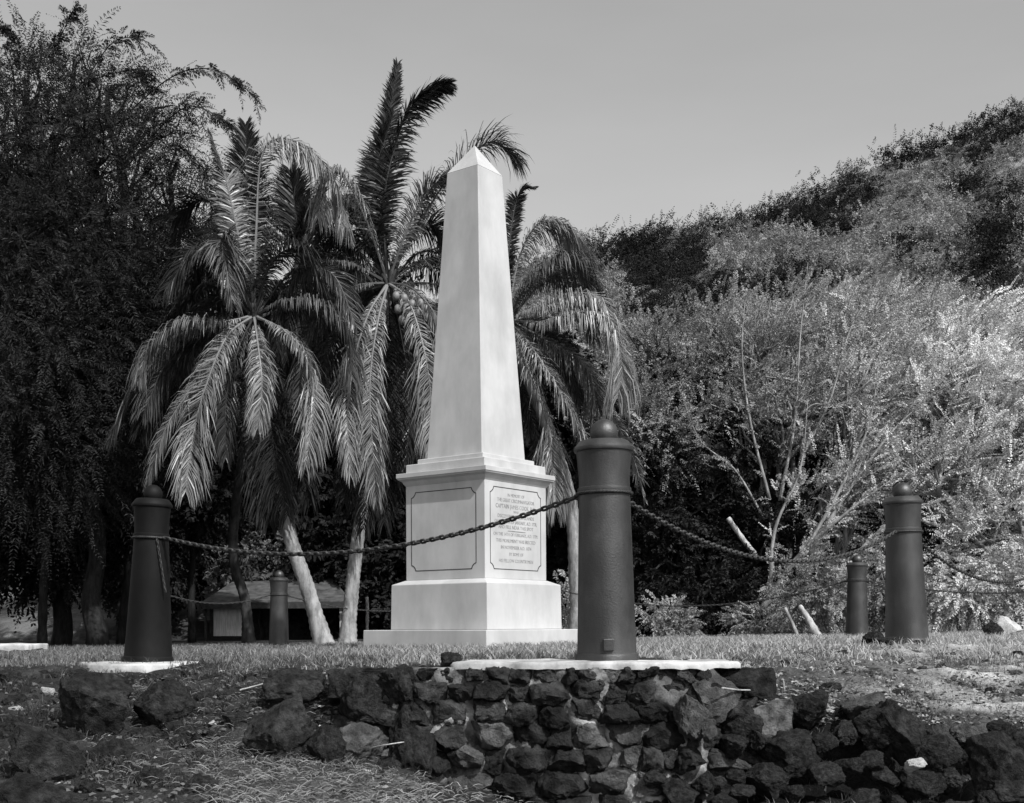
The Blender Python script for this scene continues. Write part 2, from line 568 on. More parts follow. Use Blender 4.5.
def panel_border(face):
    h = 1.66 / 2 + 0.0025
    z0, z1 = 1.155, 2.455
    x0, x1 = -0.715, 0.66
    if face == 'right': x0, x1, z0, z1 = -0.70, 0.68, 1.155, 2.475
    n = 0.095
    t = 0.014
    out_, in_ = [], []
    pts = [(x0, z0 + n), (x0 + n * .45, z0 + n * .8), (x0 + n * .8, z0 + n * .45), (x0 + n, z0),
           (x1 - n, z0), (x1 - n * .8, z0 + n * .45), (x1 - n * .45, z0 + n * .8), (x1, z0 + n),
           (x1, z1 - n), (x1 - n * .45, z1 - n * .8), (x1 - n * .8, z1 - n * .45), (x1 - n, z1),
           (x0 + n, z1), (x0 + n * .8, z1 - n * .45), (x0 + n * .45, z1 - n * .8), (x0, z1 - n)]
    cx_, cz_ = (x0 + x1) / 2, (z0 + z1) / 2
    kx, kz = 1 - 2 * t / (x1 - x0), 1 - 2 * t / (z1 - z0)
    N = len(pts)
    V = []
    for d in (h, h - 0.02):
        for q in pts: V.append((q[0], -d, q[1]))
        for q in pts: V.append((cx_ + (q[0] - cx_) * kx, -d, cz_ + (q[1] - cz_) * kz))
    f = []
    for i in range(N):
        j = (i + 1) % N
        f.append((i, j, N + j, N + i))
        f.append((i, 2 * N + i, 2 * N + j, j))
        f.append((N + i, N + j, 3 * N + j, 3 * N + i))
    V = np.array(V)
    if face == 'left':            # rotate -90 degrees about z: face -y becomes face -x
        V = np.stack([V[:, 1], -V[:, 0], V[:, 2]], -1)
    V = np.array([tuple(Mloc @ Vector(v)) for v in V])
    ac = Acc()
    ac.add(V, f)
    ac.build("panel_border", M['groove'], mon)


panel_border('left')
panel_border('right')


def lettering(lines, parent):
    for txt, size, z, maxw in lines:
        cu = bpy.data.curves.new("t", 'FONT')
        cu.body = txt
        cu.size = size
        cu.align_x = 'CENTER'
        cu.extrude = 0.003
        cu.resolution_u = 2
        ob = bpy.data.objects.new("t", cu)
        COL.objects.link(ob)
        bpy.context.view_layer.update()
        dg = bpy.context.evaluated_depsgraph_get()
        me = bpy.data.meshes.new_from_object(ob.evaluated_get(dg))
        wd = max(v.co.x for v in me.vertices) - min(v.co.x for v in me.vertices)
        k = min(1.0, maxw / wd)
        verts, faces = [], []
        b0 = 0
        for v in me.vertices:
            p = Vector((v.co.x * k - 0.01, -1.66 / 2 - 0.0015 - v.co.z * 0.5, z + v.co.y))
            verts.append(tuple(Mloc @ p))
        for p in me.polygons: faces.append([b0 + i for i in p.vertices])
        bpy.data.objects.remove(ob)
        bpy.data.meshes.remove(me)
        bpy.data.curves.remove(cu)
        me = bpy.data.meshes.new("inscription_line")
        me.from_pydata(verts, [], faces)
        me.materials.append(M['letter'])
        link("inscription_line", me, parent)
    # thin rule between the two halves
    verts, faces, b0 = [], [], 0
    for x, z in ((-0.24, 1.774), (0.24, 1.774), (0.24, 1.788), (-0.24, 1.788)): verts.append(tuple(Mloc @ Vector((x, -0.834, z))))
    faces.append([b0, b0 + 1, b0 + 2, b0 + 3])
    me = bpy.data.meshes.new("inscription_rule")
    me.from_pydata(verts, [], faces)
    me.materials.append(M['letter'])
    return link("inscription_rule", me, parent)


lettering([("IN MEMORY OF", .072, 2.335, .45), ("THE GREAT CIRCUMNAVIGATOR", .082, 2.245, 1.0), ("CAPTAIN JAMES COOK, R.N.", .10, 2.14, 1.08),
               ("WHO", .055, 2.075, .3), ("DISCOVERED THESE ISLANDS", .08, 1.99, .98), ("ON THE 18TH OF JANUARY, A.D. 1778,", .08, 1.90, 1.14),
               ("AND FELL NEAR THIS SPOT", .08, 1.815 + .0, .94), ("ON THE 14TH OF FEBRUARY, A.D. 1779.", .075, 1.70, 1.2),
               ("THIS MONUMENT WAS ERECTED", .08, 1.595, 1.06), ("IN NOVEMBER A.D. 1874", .078, 1.49, .82), ("BY SOME OF", .072, 1.385, .38),
               ("HIS FELLOW COUNTRYMEN", .078, 1.275, .92)], mon)

# ------------------------------------------------------------------ cannon bollards
CAN = [("near", 607, 8.72, 660, -0.9, 0.42, 0.465, 'iron', "upright old cannon in front, nearest and largest of the bollards, on the stone wall"),
       ("left", 148, 11.75, 661.5, 1.6, 0.37, 0.49, 'iron_dark', "dark upright cannon bollard on the round pale pad at left"),
       ("right", 907, 13.1, 642.5, -1.9, 0.42, 0.49, 'iron', "upright cannon bollard beside the dark stone at right"),
       ("back_left", 279, 26.3, 650, 0.0, 0.42, 0.47, 'iron', "small distant cannon bollard in front of the shed"),
       ("back_right", 857, 25.4, 637.5, 0.0, 0.44, 0.52, 'iron', "small distant cannon bollard just left of the right cannon")]
canpos = {}
for key, px, Yc, row, lean, dm, db, mk, lab in CAN:
    yfront = Yc - db / 2
    zb = EYE + (HY - row) / F * yfront
    loc = Vector(((px - CX) / F * Yc, Yc, zb - 0.018))
    t = empty("cannon_bollard", loc)
    t.rotation_euler = (0, math.radians(lean), rnd.uniform(0, 1) * 0)
    tag(t, lab, "cannon", "upright cannon bollards round the monument")
    rb, rm = db / 2, dm / 2
    rn = rm * 0.89
    ac = Acc()
    prof = [(0.0, -0.12), (rb, -0.12), (rb, 0.035), (rb - .006, 0.055), (rb - .016, 0.065), (rb - .018, 0.09)]
    for q in np.linspace(0.12, 1, 9):
        z = 0.09 + (1.225 - 0.09) * q
        prof.append((rb - .018 - (rb - .018 - rn) * q ** 0.92, z))
    prof += [(rn + .007, 1.228), (rn + .009, 1.243), (rn + .007, 1.258), (rn - .002, 1.262), (rn - .002, 1.32)]
    for q in np.linspace(0.2, 1, 6):
        prof.append((rn - .002 + (rm - .006 - rn) * q ** 1.5, 1.32 + 0.20 * q))
    prof += [(rm + .004, 1.522), (rm + .008, 1.535), (rm + .006, 1.55), (rm * .86, 1.595), (rm * .82, 1.60), (rm * .3, 1.601), (0, 1.601)]
    lathe(ac, prof, 56)
    o = ac.build("barrel", M[mk], t, smooth=True)
    o.data.set_sharp_from_angle(angle=math.radians(28))
    # rope band under the muzzle swell
    ac = Acc()
    n = 64
    R = rn + .012
    for tw in range(3):
        pts = []
        for q in np.linspace(0, 2 * math.pi, n + 1):
            ph = q * 17 + tw * 2.094
            pts.append(((R + .006 * math.cos(ph)) * math.cos(q), (R + .006 * math.cos(ph)) * math.sin(q), 1.218 + .006 * math.sin(ph)))
        tube(ac, pts, [.0075] * len(pts), 6, cap=False)
    ac.build("chain_ring", M['chain'], t, smooth=True)
    # iron ball resting in the muzzle
    bm = bmesh.new()
    bmesh.ops.create_uvsphere(bm, u_segments=32, v_segments=20, radius=rm * .49)
    for v in bm.verts: v.co *= 1 + 0.012 * mnoise.noise(v.co * 14)
    me = bpy.data.meshes.new("cannonball")
    bm.to_mesh(me)
    bm.free()
    me.materials.append(M[mk])
    for p in me.polygons: p.use_smooth = True
    link("cannonball", me, t, (0.004, 0, 1.601 + rm * .27))
    if key == "near":
        ac = Acc()
        box_mesh(ac, (-0.005, -(rb - .012), 0.125), (.075, .03, .085))
        bevel(ac.build("vent_block", M[mk], t), .006)
    canpos[key] = (loc, math.radians(lean), rn)


def ring_point(key, toward):
    loc, ln, rn = canpos[key]
    d = Vector((toward[0] - loc.x, toward[1] - loc.y, 0)).normalized()
    return loc + Vector((math.sin(ln) * 1.218, 0, math.cos(ln) * 1.218)) + d * (rn + .02)


# ------------------------------------------------------------------ chains
_link = None


def chain(p0, p1, sag, label, mk='chain', pitch=0.052, group="chains hung between the cannon bollards", thick=.0085, u0=0.0, u1=1.0):
    p0, p1 = Vector(p0), Vector(p1)
    N = 240
    pts = []
    for i in range(N + 1):
        t = u0 + (u1 - u0) * i / N
        p = p0.lerp(p1, t)
        p.z -= sag * 4 * t * (1 - t)
        pts.append(np.array(p))
    pts = np.array(pts)
    d = np.concatenate([[0], np.cumsum(np.linalg.norm(np.diff(pts, axis=0), axis=1))])
    n = int(d[-1] / pitch)
    root = pts[0]
    ac = Acc()
    for k in range(n):
        s = (k + .5) * d[-1] / n
        c = np.array([np.interp(s, d, pts[:, q]) for q in range(3)])
        c2 = np.array([np.interp(min(s + .02, d[-1]), d, pts[:, q]) for q in range(3)])
        T = c2 - c
        if np.linalg.norm(T) < 1e-6: T = pts[-1] - pts[-2]
        T /= np.linalg.norm(T)
        A = np.cross(T, [0, 0, 1])
        if np.linalg.norm(A) < 1e-3: A = np.array([1., 0, 0])
        A /= np.linalg.norm(A)
        B = np.cross(T, A)
        ang = (k % 2) * math.pi / 2 + .6 + 0.12 * math.sin(k * 1.7)
        U = A * math.cos(ang) + B * math.sin(ang)
        Wn = np.cross(T, U)
        hl, hw = pitch * .5, pitch * .27
        loop = []
        for q in range(10):
            th = q / 10 * 2 * math.pi
            loop.append((math.copysign(abs(math.cos(th)) ** .75, math.cos(th)) * (hl + thick * .2), math.sin(th) * hw))
        V = []
        for q in range(10):
            x, y = loop[q]
            nx_, ny_ = x / hl, y / hw
            l = math.hypot(nx_, ny_)
            nx_, ny_ = nx_ / l, ny_ / l
            for r in range(6):
                ph = r / 6 * 2 * math.pi
                V.append(c + T * (x + nx_ * thick * math.cos(ph)) + U * (y + ny_ * thick * math.cos(ph)) + Wn * thick * math.sin(ph))
        f = []
        for q in range(10):
            for r in range(6):
                q2, r2 = (q + 1) % 10, (r + 1) % 6
                f.append((q * 6 + r, q2 * 6 + r, q2 * 6 + r2, q * 6 + r2))
        ac.add(V, f)
    o = ac.build("chain", M[mk], smooth=True, origin=root)
    o.location = root
    return tag(o, label, "chain", group)


cN, cL, cR, cBL, cBR = (canpos[k][0] for k in ("near", "left", "right", "back_left", "back_right"))
chain(ring_point("left", cN), ring_point("near", cL), 0.28, "dark chain sagging across the monument from left cannon to front cannon", thick=.0115, pitch=.05)
chain(ring_point("near", cR), ring_point("right", cN), 0.40, "long chain sagging from the front cannon to the right cannon", thick=.0108, pitch=.047)
off = cR + (cR - cN)
off.z = cR.z + 1.15
chain(ring_point("right", off), off, 0.42, "chain leaving the right cannon towards the photo's right edge, the upper of two there", thick=.0105, pitch=.05)
rc = Vector((12.2, 22.5, 1.25))
chain(ring_point("back_right", rc), rc, 0.32, "thin distant chain running right behind the right cannon")
far_r = W(560, 590, 28.0)
chain(ring_point("back_right", far_r), far_r, 0.45, "thin distant chain running left from the small right cannon")
far_l = W(466, 600, 31.0)
chain(ring_point("back_left", far_l), far_l, 0.32, "thin distant chain from the small left cannon towards the monument")
left_c = W(150, 588, 24.5)
chain(ring_point("back_left", left_c), left_c, 0.25, "thin distant chain running left from the small cannon before the shed")
dl, dn, dr = canpos["left"]
top = dl + Vector((math.sin(dn) * 1.2 + .10, -dr * .94, 1.2))
chain(top, top + Vector((0.085, 0.0, -0.52)), 0.0, "short loose chain end hanging down the left cannon", group="loose chain end", thick=.005, pitch=.032)

# ------------------------------------------------------------------ rocks
def rock_mesh(name, seed, mat, sub=4, planes=14, rough=0.10, flat=1.0):
    r = random.Random(seed)
    bm = bmesh.new()
    bmesh.ops.create_icosphere(bm, subdivisions=sub, radius=1.0)
    pl = []
    for _ in range(planes):
        v = Vector((r.gauss(0, 1), r.gauss(0, 1), r.gauss(0, 1))).normalized()
        pl.append((v, r.uniform(0.42, 0.78)))
    o = Vector((r.uniform(0, 50), r.uniform(0, 50), r.uniform(0, 50)))
    for v in bm.verts:
        c = v.co.copy()
        for nrm, d in pl:
            k = c.dot(nrm) - d
            if k > 0: c -= nrm * k * 0.92
        c *= 1 + 0.10 * mnoise.noise(c * 1.6 + o) + rough * mnoise.fractal(c * 4 + o, 0.8, 2.1, 5)
        v.co = c
    lo = [min(v.co[i] for v in bm.verts) for i in range(3)]
    hi = [max(v.co[i] for v in bm.verts) for i in range(3)]
    for v in bm.verts:                       # unit box, so that sizes can be given
        v.co = Vector([(v.co[i] - lo[i]) / (hi[i] - lo[i]) - 0.5 for i in range(3)])
    me = bpy.data.meshes.new(name)
    bm.to_mesh(me)
    bm.free()
    for p in me.polygons: p.use_smooth = True
    me.set_sharp_from_angle(angle=math.radians(32))
    me.materials.append(mat)
    a_ = me.attributes.new("tint", 'FLOAT', 'POINT')
    a_.data.foreach_set("value", np.full(len(me.vertices), 0.5, np.float32))
    return me


RK = {k: [rock_mesh("lava_rock", s * 7 + i * 101, M[mk], 5 if n > 3 else 4, planes=10, rough=.12) for i in range(n)] for k, mk, n, s in
      (("lava", 'lava', 9, 1), ("dark", 'lava_dark', 8, 2), ("grey", 'lava_grey', 6, 3), ("pale", 'pale_stone', 3, 4))}


def rock_at(px0, py0, px1, py1, kind, label, group=None, depth=None, dy=0.0, rotz=None, tilt=0.0, variant=None, name="lava_rock", ground_row=None):
    """a boulder whose outline spans this box; it stands on the bank under its lower edge"""
    cxp = (px0 + px1) / 2
    h = hit(cxp, ground_row if ground_row else py1 - 0.12 * (py1 - py0))
    Yd = (depth if depth else h.y) + dy
    wd = (px1 - px0) / F * Yd
    ht = (py1 - py0) / F * Yd
    c = W(cxp, (py0 + py1) / 2, Yd)
    v = RK[kind][variant if variant is not None else rnd.randrange(len(RK[kind]))]
    o = link(name, v)
    dp = (wd + ht) / 2 * rnd.uniform(0.75, 1.0)
    o.location = (c.x, Yd + dp * 0.25, c.z - ht * 0.04)
    o.scale = (wd * 1.06, dp, ht * 1.1)
    o.rotation_euler = (rnd.uniform(-.12, .12), tilt, rotz if rotz is not None else rnd.uniform(-.35, .35))
    tag(o, label, "rock", group)
    return o


# the ones that can be told apart
rock_at(52, 672, 132, 742, "dark", "big round black boulder in front of the left cannon's pad")
rock_at(128, 682, 190, 738, "dark", "rounded dark boulder right beside the big round black one")
rock_at(8, 722, 78, 785, "dark", "broad low black boulder near the left edge, above the corner rock")
rock_at(-30, 774, 74, 850, "dark", "smooth black rock added to fill the dark lower left corner", depth=6.4)  # added stone, no real rock known in this corner
rock_at(240, 694, 312, 768, "lava", "flat-faced squarish slab of stone standing in the bank left of the wall", rotz=.1)
rock_at(262, 668, 326, 716, "lava", "dark boulder perched above the squarish standing slab")
rock_at(330, 676, 392, 742, "dark", "tall dark boulder at the left end of the masonry wall", depth=8.4)
rock_at(305, 726, 342, 772, "dark", "dark block between the standing slab and the pitted grey stone")
rock_at(332, 724, 386, 770, "grey", "pitted pale grey stone, coarse as a sponge, low at the wall's left end")
rock_at(384, 690, 426, 762, "dark", "black boulder under the first stones of the wall's left end", depth=8.4)
rock_at(378, 664, 420, 704, "lava", "broken block capping the wall's left end", depth=8.35, rotz=.3)
rock_at(388, 726, 432, 778, "dark", "dark block under the black boulder at the wall's left end, lower down", depth=8.15, rotz=-.2)
rock_at(372, 758, 404, 796, "lava", "fallen wall stone lying in straw at the foot of the wall's left end", depth=8.0)
rock_at(441, 652, 462, 668, "lava", "small pointed dark stone standing on the pale slab before the monument", depth=8.75)
rock_at(686, 672, 738, 724, "grey", "tilted grey boulder at the right end of the masonry wall", depth=8.35, tilt=.5)
rock_at(676, 692, 710, 738, "grey", "pale-edged split stone under the tilted grey boulder", depth=8.25, tilt=-.3)
rock_at(702, 722, 718, 742, "grey", "small light chip lodged below the split stone in the wall", depth=8.2, name="lava_rock")
rock_at(845, 692, 894, 730, "grey", "light grey boulder on the crest of the right bank", depth=8.65)
rock_at(868, 700, 926, 762, "dark", "dark boulder leaning against the light grey one on the right bank", depth=8.35)
rock_at(953, 724, 986, 750, "grey", "small grey stone on the right bank above the tall black rock", depth=8.4)
rock_at(972, 732, 1030, 800, "dark", "tall pitted black rock in the lower right corner", depth=8.2)
rock_at(938, 710, 958, 730, "lava", "small dark stone lying on pale earth at the crest of the right bank", depth=8.8)
rock_at(906, 758, 930, 772, "pale", "small white stone wedged among black rocks low on the right", depth=7.95, name="pale_stone")
rock_at(864, 631, 886, 647, "dark", "black stone lying against the foot of the right cannon", depth=12.7)
rock_at(876, 637, 906, 648, "lava", "low dark stone in front of the right cannon's foot", depth=12.6)
rock_at(914, 640, 926, 648, "lava", "little round stone at the right side of the right cannon's foot", depth=12.7)
rock_at(996, 616, 1024, 641, "pale", "whitish boulder on the lawn at the right edge", depth=19, name="pale_stone")
rock_at(984, 622, 1004, 640, "dark", "round dark stone beside the whitish boulder at the right edge", depth=18.6)
rock_at(40, 687, 54, 696, "pale", "small white stone left of the big round black boulder", name="pale_stone")
rock_at(8, 706, 22, 713, "pale", "white stone at the left edge beside dry sticks", name="pale_stone")

# heap of black rocks below the right bank, and rubble on both banks
def scatter_rocks(n, pxr, pyr, size, kinds, label, group, dmap, gap=0.5):
    placed = []
    tries = 0
    while len(placed) < n and tries < n * 40:
        tries += 1
        px, py = rnd.uniform(*pxr), rnd.uniform(*pyr)
        s = rnd.uniform(*size) * rnd.choice((1, 1, 1.35))
        if any(math.hypot(px - a_, py - b_) < gap * (s + c_) for a_, b_, c_ in placed): continue
        placed.append((px, py, s))
        k = rnd.choice(kinds)
        rock_at(px - s / 2, py - s * rnd.uniform(.3, .42), px + s / 2, py + s * rnd.uniform(.3, .42), k, label, group, depth=dmap(px, py), rotz=rnd.uniform(-1.2, 1.2))


scatter_rocks(80, (655, 1040), (730, 830), (24, 66), ("dark", "dark", "dark", "lava"), "black lava boulder heaped in the shadowed bank right of the wall",
              "boulders heaped in the right bank", lambda px, py: 8.42 - (py - 730) / 100 * .45, 0.36)
scatter_rocks(14, (740, 860), (706, 742), (34, 58), ("dark", "lava"), "dark boulder along the top of the heap, between wall and grey boulder",
              "boulders along the heap's top", lambda px, py: 8.62 - (py - 700) / 100 * .4, 0.42)
scatter_rocks(85, (720, 1030), (654, 712), (6, 19), ("lava", "lava", "grey"), "loose lava rubble on the pale sloping ground at right",
              "rubble on the right slope", lambda px, py: hit(px, py).y, 0.6)
scatter_rocks(95, (0, 345), (676, 745), (10, 34), ("dark", "lava", "lava"), "dark lava rubble on the bank below the left cannon",
              "rubble on the left bank", lambda px, py: hit(px, py).y, 0.38)
scatter_rocks(20, (0, 200), (735, 800), (26, 56), ("dark", "dark", "lava"), "black boulder low in the dark left corner of the bank",
              "boulders low in the left corner", lambda px, py: hit(px, py).y, 0.42)
scatter_rocks(22, (80, 420), (742, 802), (9, 26), ("lava", "dark"), "lava stone half sunk in the dry grass at the wall's foot",
              "stones in the foreground grass", lambda px, py: hit(px, py).y, 0.8)

# ------------------------------------------------------------------ masonry wall under the front cannon
def wall_y(px):
    return float(np.interp(px, [280, 360, 420, 560, 690, 760], [8.75, 8.5, 8.36, 8.30, 8.32, 8.55]))


wall = empty("stone_wall", W(560, 790, 8.4))
tag(wall, "rough retaining wall of black lava stones set in pale mortar under the front cannon", "wall")
wl = np.array(wall.location)
ac = Acc()
cols = np.arange(392, 716, 3)
rows = np.linspace(667, 850, 50)
V = []
for py in rows:
    for px in cols:
        yw = wall_y(px) + 0.045 + (803 - py) / 140 * 0.06
        p = W(px, py, yw)
        p.y += -0.032 + 0.085 * mnoise.fractal(Vector((p.x * 5, p.z * 5, 3.3)), 0.9, 2.0, 5)
        V.append(tuple(p))
nC, nR = len(cols), len(rows)
f = []
for i in range(nR - 1):
    for j in range(nC - 1):
        f.append((i * nC + j, (i + 1) * nC + j, (i + 1) * nC + j + 1, i * nC + j + 1))
base = len(V)
for px in cols:          # top, running back under the slab
    p = W(px, 667, wall_y(px) + .1)
    V.append((p.x, p.y + 0.35, p.z - .03))
for j in range(nC - 1): f.append((j, j + 1, base + j + 1, base + j))
ac.add(np.array(V) - wl, f)
ac.build("mortar_bed", M['mortar'], wall, smooth=True)

ac = Acc()
unit = []
bm = bmesh.new()
bmesh.ops.create_icosphere(bm, subdivisions=4, radius=1)
uv = np.array([tuple(v.co) for v in bm.verts])
uf = np.array([[v.index for v in fc.verts] for fc in bm.faces])
bm.free()


def clip_poly(poly, nx_, ny_, d):
    """keep the part of a polygon where n.p <= d"""
    o = []
    for i in range(len(poly)):
        p, q = poly[i], poly[(i + 1) % len(poly)]
        a_, b_ = p[0] * nx_ + p[1] * ny_ - d, q[0] * nx_ + q[1] * ny_ - d
        if a_ <= 0: o.append(p)
        if a_ * b_ < 0:
            t = a_ / (a_ - b_)
            o.append((p[0] + (q[0] - p[0]) * t, p[1] + (q[1] - p[1]) * t))
    return o


SX = 1.55                      # stones are wider than high
seeds = []
yy_ = 672
rowh = [7, 24, 20, 27, 20, 26, 26, 30]
for rh in rowh:
    x = 384 + rnd.uniform(-14, 6)
    while x < 716:
        wd_ = rh * rnd.uniform(.75, 2.3) if rh > 10 else rnd.uniform(14, 30)
        wd_ = min(max(wd_, 15), 62)
        seeds.append((x + wd_ / 2, yy_ + rh / 2 + rnd.uniform(-.2, .2) * rh, wd_, rh))
        x += wd_
    yy_ += rh
for i, (sx, sy, sw_, sh_) in enumerate(seeds):
    poly = [(sx - 55, 668), (sx + 55, 668), (sx + 55, 845), (sx - 55, 845)]
    poly = [(x / SX, y) for x, y in poly]
    cx0, cy0 = sx / SX, sy
    gap = rnd.uniform(-.2, .9)
    for j, (tx_, ty_, tw_, th_) in enumerate(seeds):
        if j == i or abs(tx_ - sx) > 110 or abs(ty_ - sy) > 70: continue
        dx, dy = tx_ / SX - cx0, ty_ - cy0
        l = math.hypot(dx, dy)
        # weighted by size, so that large stones stay large
        wgt = (min(sw_ / SX, sh_ * 1.3) ** 2 - min(tw_ / SX, th_ * 1.3) ** 2) * .18
        poly = clip_poly(poly, dx / l, dy / l, (cx0 * dx + cy0 * dy) / l + max(.15 * l, (l * l + wgt) / (2 * l)) - gap)
        if len(poly) < 3: break
    if len(poly) < 3: continue
    poly = [(x * SX, y) for x, y in poly]
    pc = np.mean(np.array(poly), axis=0)
    yw = wall_y(pc[0]) + (803 - pc[1]) / 140 * 0.06
    c = np.array(W(pc[0], pc[1], yw))
    P2 = [((x - pc[0]) / F * yw, -(y - pc[1]) / F * yw) for x, y in poly]
    th = np.arctan2(uv[:, 2], uv[:, 0])
    ct, st = np.cos(th), np.sin(th)
    R_ = np.full(len(uv), 9.0)
    area = 0
    for k_ in range(len(P2)):
        (x0, z0), (x1, z1) = P2[k_], P2[(k_ + 1) % len(P2)]
        area += x0 * z1 - x1 * z0
        nx_, nz_ = z1 - z0, -(x1 - x0)
        l = math.hypot(nx_, nz_) + 1e-9
        nx_, nz_ = nx_ / l, nz_ / l
        d_ = x0 * nx_ + z0 * nz_
        if d_ < 0: nx_, nz_, d_ = -nx_, -nz_, -d_
        den = nx_ * ct + nz_ * st
        R_ = np.where(den > 1e-4, np.minimum(R_, d_ / np.maximum(den, 1e-4)), R_)
    sz = math.sqrt(abs(area) / 2)
    if sz < .03: continue
    rho = np.sqrt(uv[:, 0] ** 2 + uv[:, 2] ** 2)
    hd = rnd.uniform(.75, 1.15) * min(.10, sz * .55)
    q = np.stack([ct * R_ * rho ** .5, np.sign(uv[:, 1]) * np.abs(uv[:, 1]) ** .75 * hd, st * R_ * rho ** .5], -1)
    for _ in range(6):      # broken faces
        nrm = np.array([rnd.gauss(0, .8), -abs(rnd.gauss(0, .9)) - .3, rnd.gauss(0, .8)])
        nrm /= np.linalg.norm(nrm)
        sup = (q @ nrm).max()
        kk = np.maximum(q @ nrm - sup * rnd.uniform(.55, .9), 0)
        q = q - kk[:, None] * nrm * .95
    so_ = rnd.uniform(0, 90)
    disp = np.array([mnoise.fractal(Vector((v[0] * 13 + so_, v[1] * 13, v[2] * 13)), 0.7, 2.1, 6) for v in q])
    q = q + uv * disp[:, None] * .024
    q[:, 1] += rnd.uniform(-.05, .04)
    ac.add(q + c - wl, None, uf, rnd.choice((.25, .35, .4, .5, .5, .7, 1.3)))
ac.build("stonework", M['lava'], wall, smooth=True).data.set_sharp_from_angle(angle=math.radians(35))


# ------------------------------------------------------------------ concrete pads
def pad(name, outline, z_top, thick, label, seed=0):
    """irregular slab: outline in ground plan"""
    ac = Acc()
    P = []
    n = len(outline)
    for i in range(n):
        a0, a1 = Vector(outline[i]), Vector(outline[(i + 1) % n])
        k = max(2, int((a1 - a0).length / .05))
        for q in range(k):
            p = a0.lerp(a1, q / k)
            j = mnoise.noise(Vector((p.x * 4, p.y * 4, seed))) * .07
            P.append((p.x + j, p.y + j))
    N = len(P)
    c = np.mean(np.array(P), axis=0)
    V = []
    for s, dz in ((1.0, -thick), (1.0, -.02), (.985, -.004), (.96, 0.0), (.6, .004)):
        for q in P:
            x, y = c[0] + (q[0] - c[0]) * s, c[1] + (q[1] - c[1]) * s
            V.append((x, y, z_top + dz - (.035 * abs(mnoise.noise(Vector((x * 9, y * 9, seed + 8)))) if dz < -.03 else 0) + .008 * mnoise.noise(Vector((x * 6, y * 6, seed + 3)))))
    f = []
    for r in range(4):
        for i in range(N):
            f.append((r * N + i, r * N + (i + 1) % N, (r + 1) * N + (i + 1) % N, (r + 1) * N + i))
    V.append((c[0], c[1], z_top + .004))
    f3 = [(4 * N + i, 4 * N + (i + 1) % N, 5 * N) for i in range(N)]
    ac.add(V, f, f3)
    org = (c[0], c[1], z_top - thick)
    o = ac.build(name, M['concrete'], None, smooth=True, origin=org)
    o.location = org
    return tag(o, label, "slab", "concrete pads under the cannons")


pN = canpos["near"][0]
pad("concrete_pad", [(-0.42, 8.42), (0.1, 8.33), (0.7, 8.31), (1.3, 8.36), (1.62, 8.52), (1.62, 9.0), (0.7, 9.25), (-0.3, 8.95)], pN.z + .008, 0.045,
    "long pale concrete slab along the wall top under the front cannon", 1)
pL = canpos["left"][0]
pad("concrete_pad", [(pL.x + .62 * math.cos(q), pL.y - .12 + .55 * math.sin(q)) for q in np.linspace(0, 2 * math.pi, 11)[:-1]], pL.z + .008, .11,
    "round pale concrete pad under the dark left cannon", 2)
pR = canpos["right"][0]
pad("concrete_pad", [(pR.x - .48, pR.y - .36), (pR.x + .42, pR.y - .34), (pR.x + .44, pR.y + .4), (pR.x - .45, pR.y + .4)], pR.z + .006, .07,
    "thin concrete pad under the right cannon", 3)
q = W(10, 643, 14.6)
pad("concrete_pad", [(q.x - .35, q.y - .3), (q.x + .33, q.y - .3), (q.x + .33, q.y + .3), (q.x - .35, q.y + .3)], q.z - .01, .06,
    "pale concrete pad on the grass at the photo's left edge", 4)

# ------------------------------------------------------------------ grass, straw, gravel (uncountable)
def blades(n, xs, ys, hmin, hmax, wd, lean, mat, name, zoff=0.0, label=None, keep=None):
    x, y = xs(n), ys(n)
    if keep is not None:
        k = keep(x, y)
        x, y = x[k], y[k]
    n = len(x)
    z = terrain(x, y) + zoff
    h = rng.uniform(hmin, hmax, n)
    a_ = rng.uniform(0, 2 * math.pi, n)
    l_ = rng.uniform(0.1, lean, n) * h
    P = np.stack([x, y, z], -1)
    b_ = rng.uniform(0, 2 * math.pi, n)
    s = np.stack([np.cos(b_), np.sin(b_), 0 * b_], -1) * wd
    tip = P + np.stack([np.cos(a_) * l_, np.sin(a_) * l_, h], -1)
    mid = P + np.stack([np.cos(a_) * l_ * .35, np.sin(a_) * l_ * .35, h * .62], -1)
    V = np.stack([P - s, P + s, mid + s * .7, mid - s * .7, tip], 1).reshape(-1, 3)
    i = np.arange(n)[:, None] * 5
    f4 = i + np.array([[0, 1, 2, 3]])
    f3 = i + np.array([[3, 2, 4]])
    ac = Acc()
    ac.add(V, f4, f3, np.repeat(np.clip(rng.normal(.5, .25, n) - .42 * np.clip((470 - (CX + F * x / y)) / 250, 0, 1) + .25 * np.clip(((CX + F * x / y) - 640) / 250, 0, 1), 0, 1), 5))  # tint lower towards the left, higher towards the right
    return tag(ac.build(name, mat), label, None, None, "stuff")


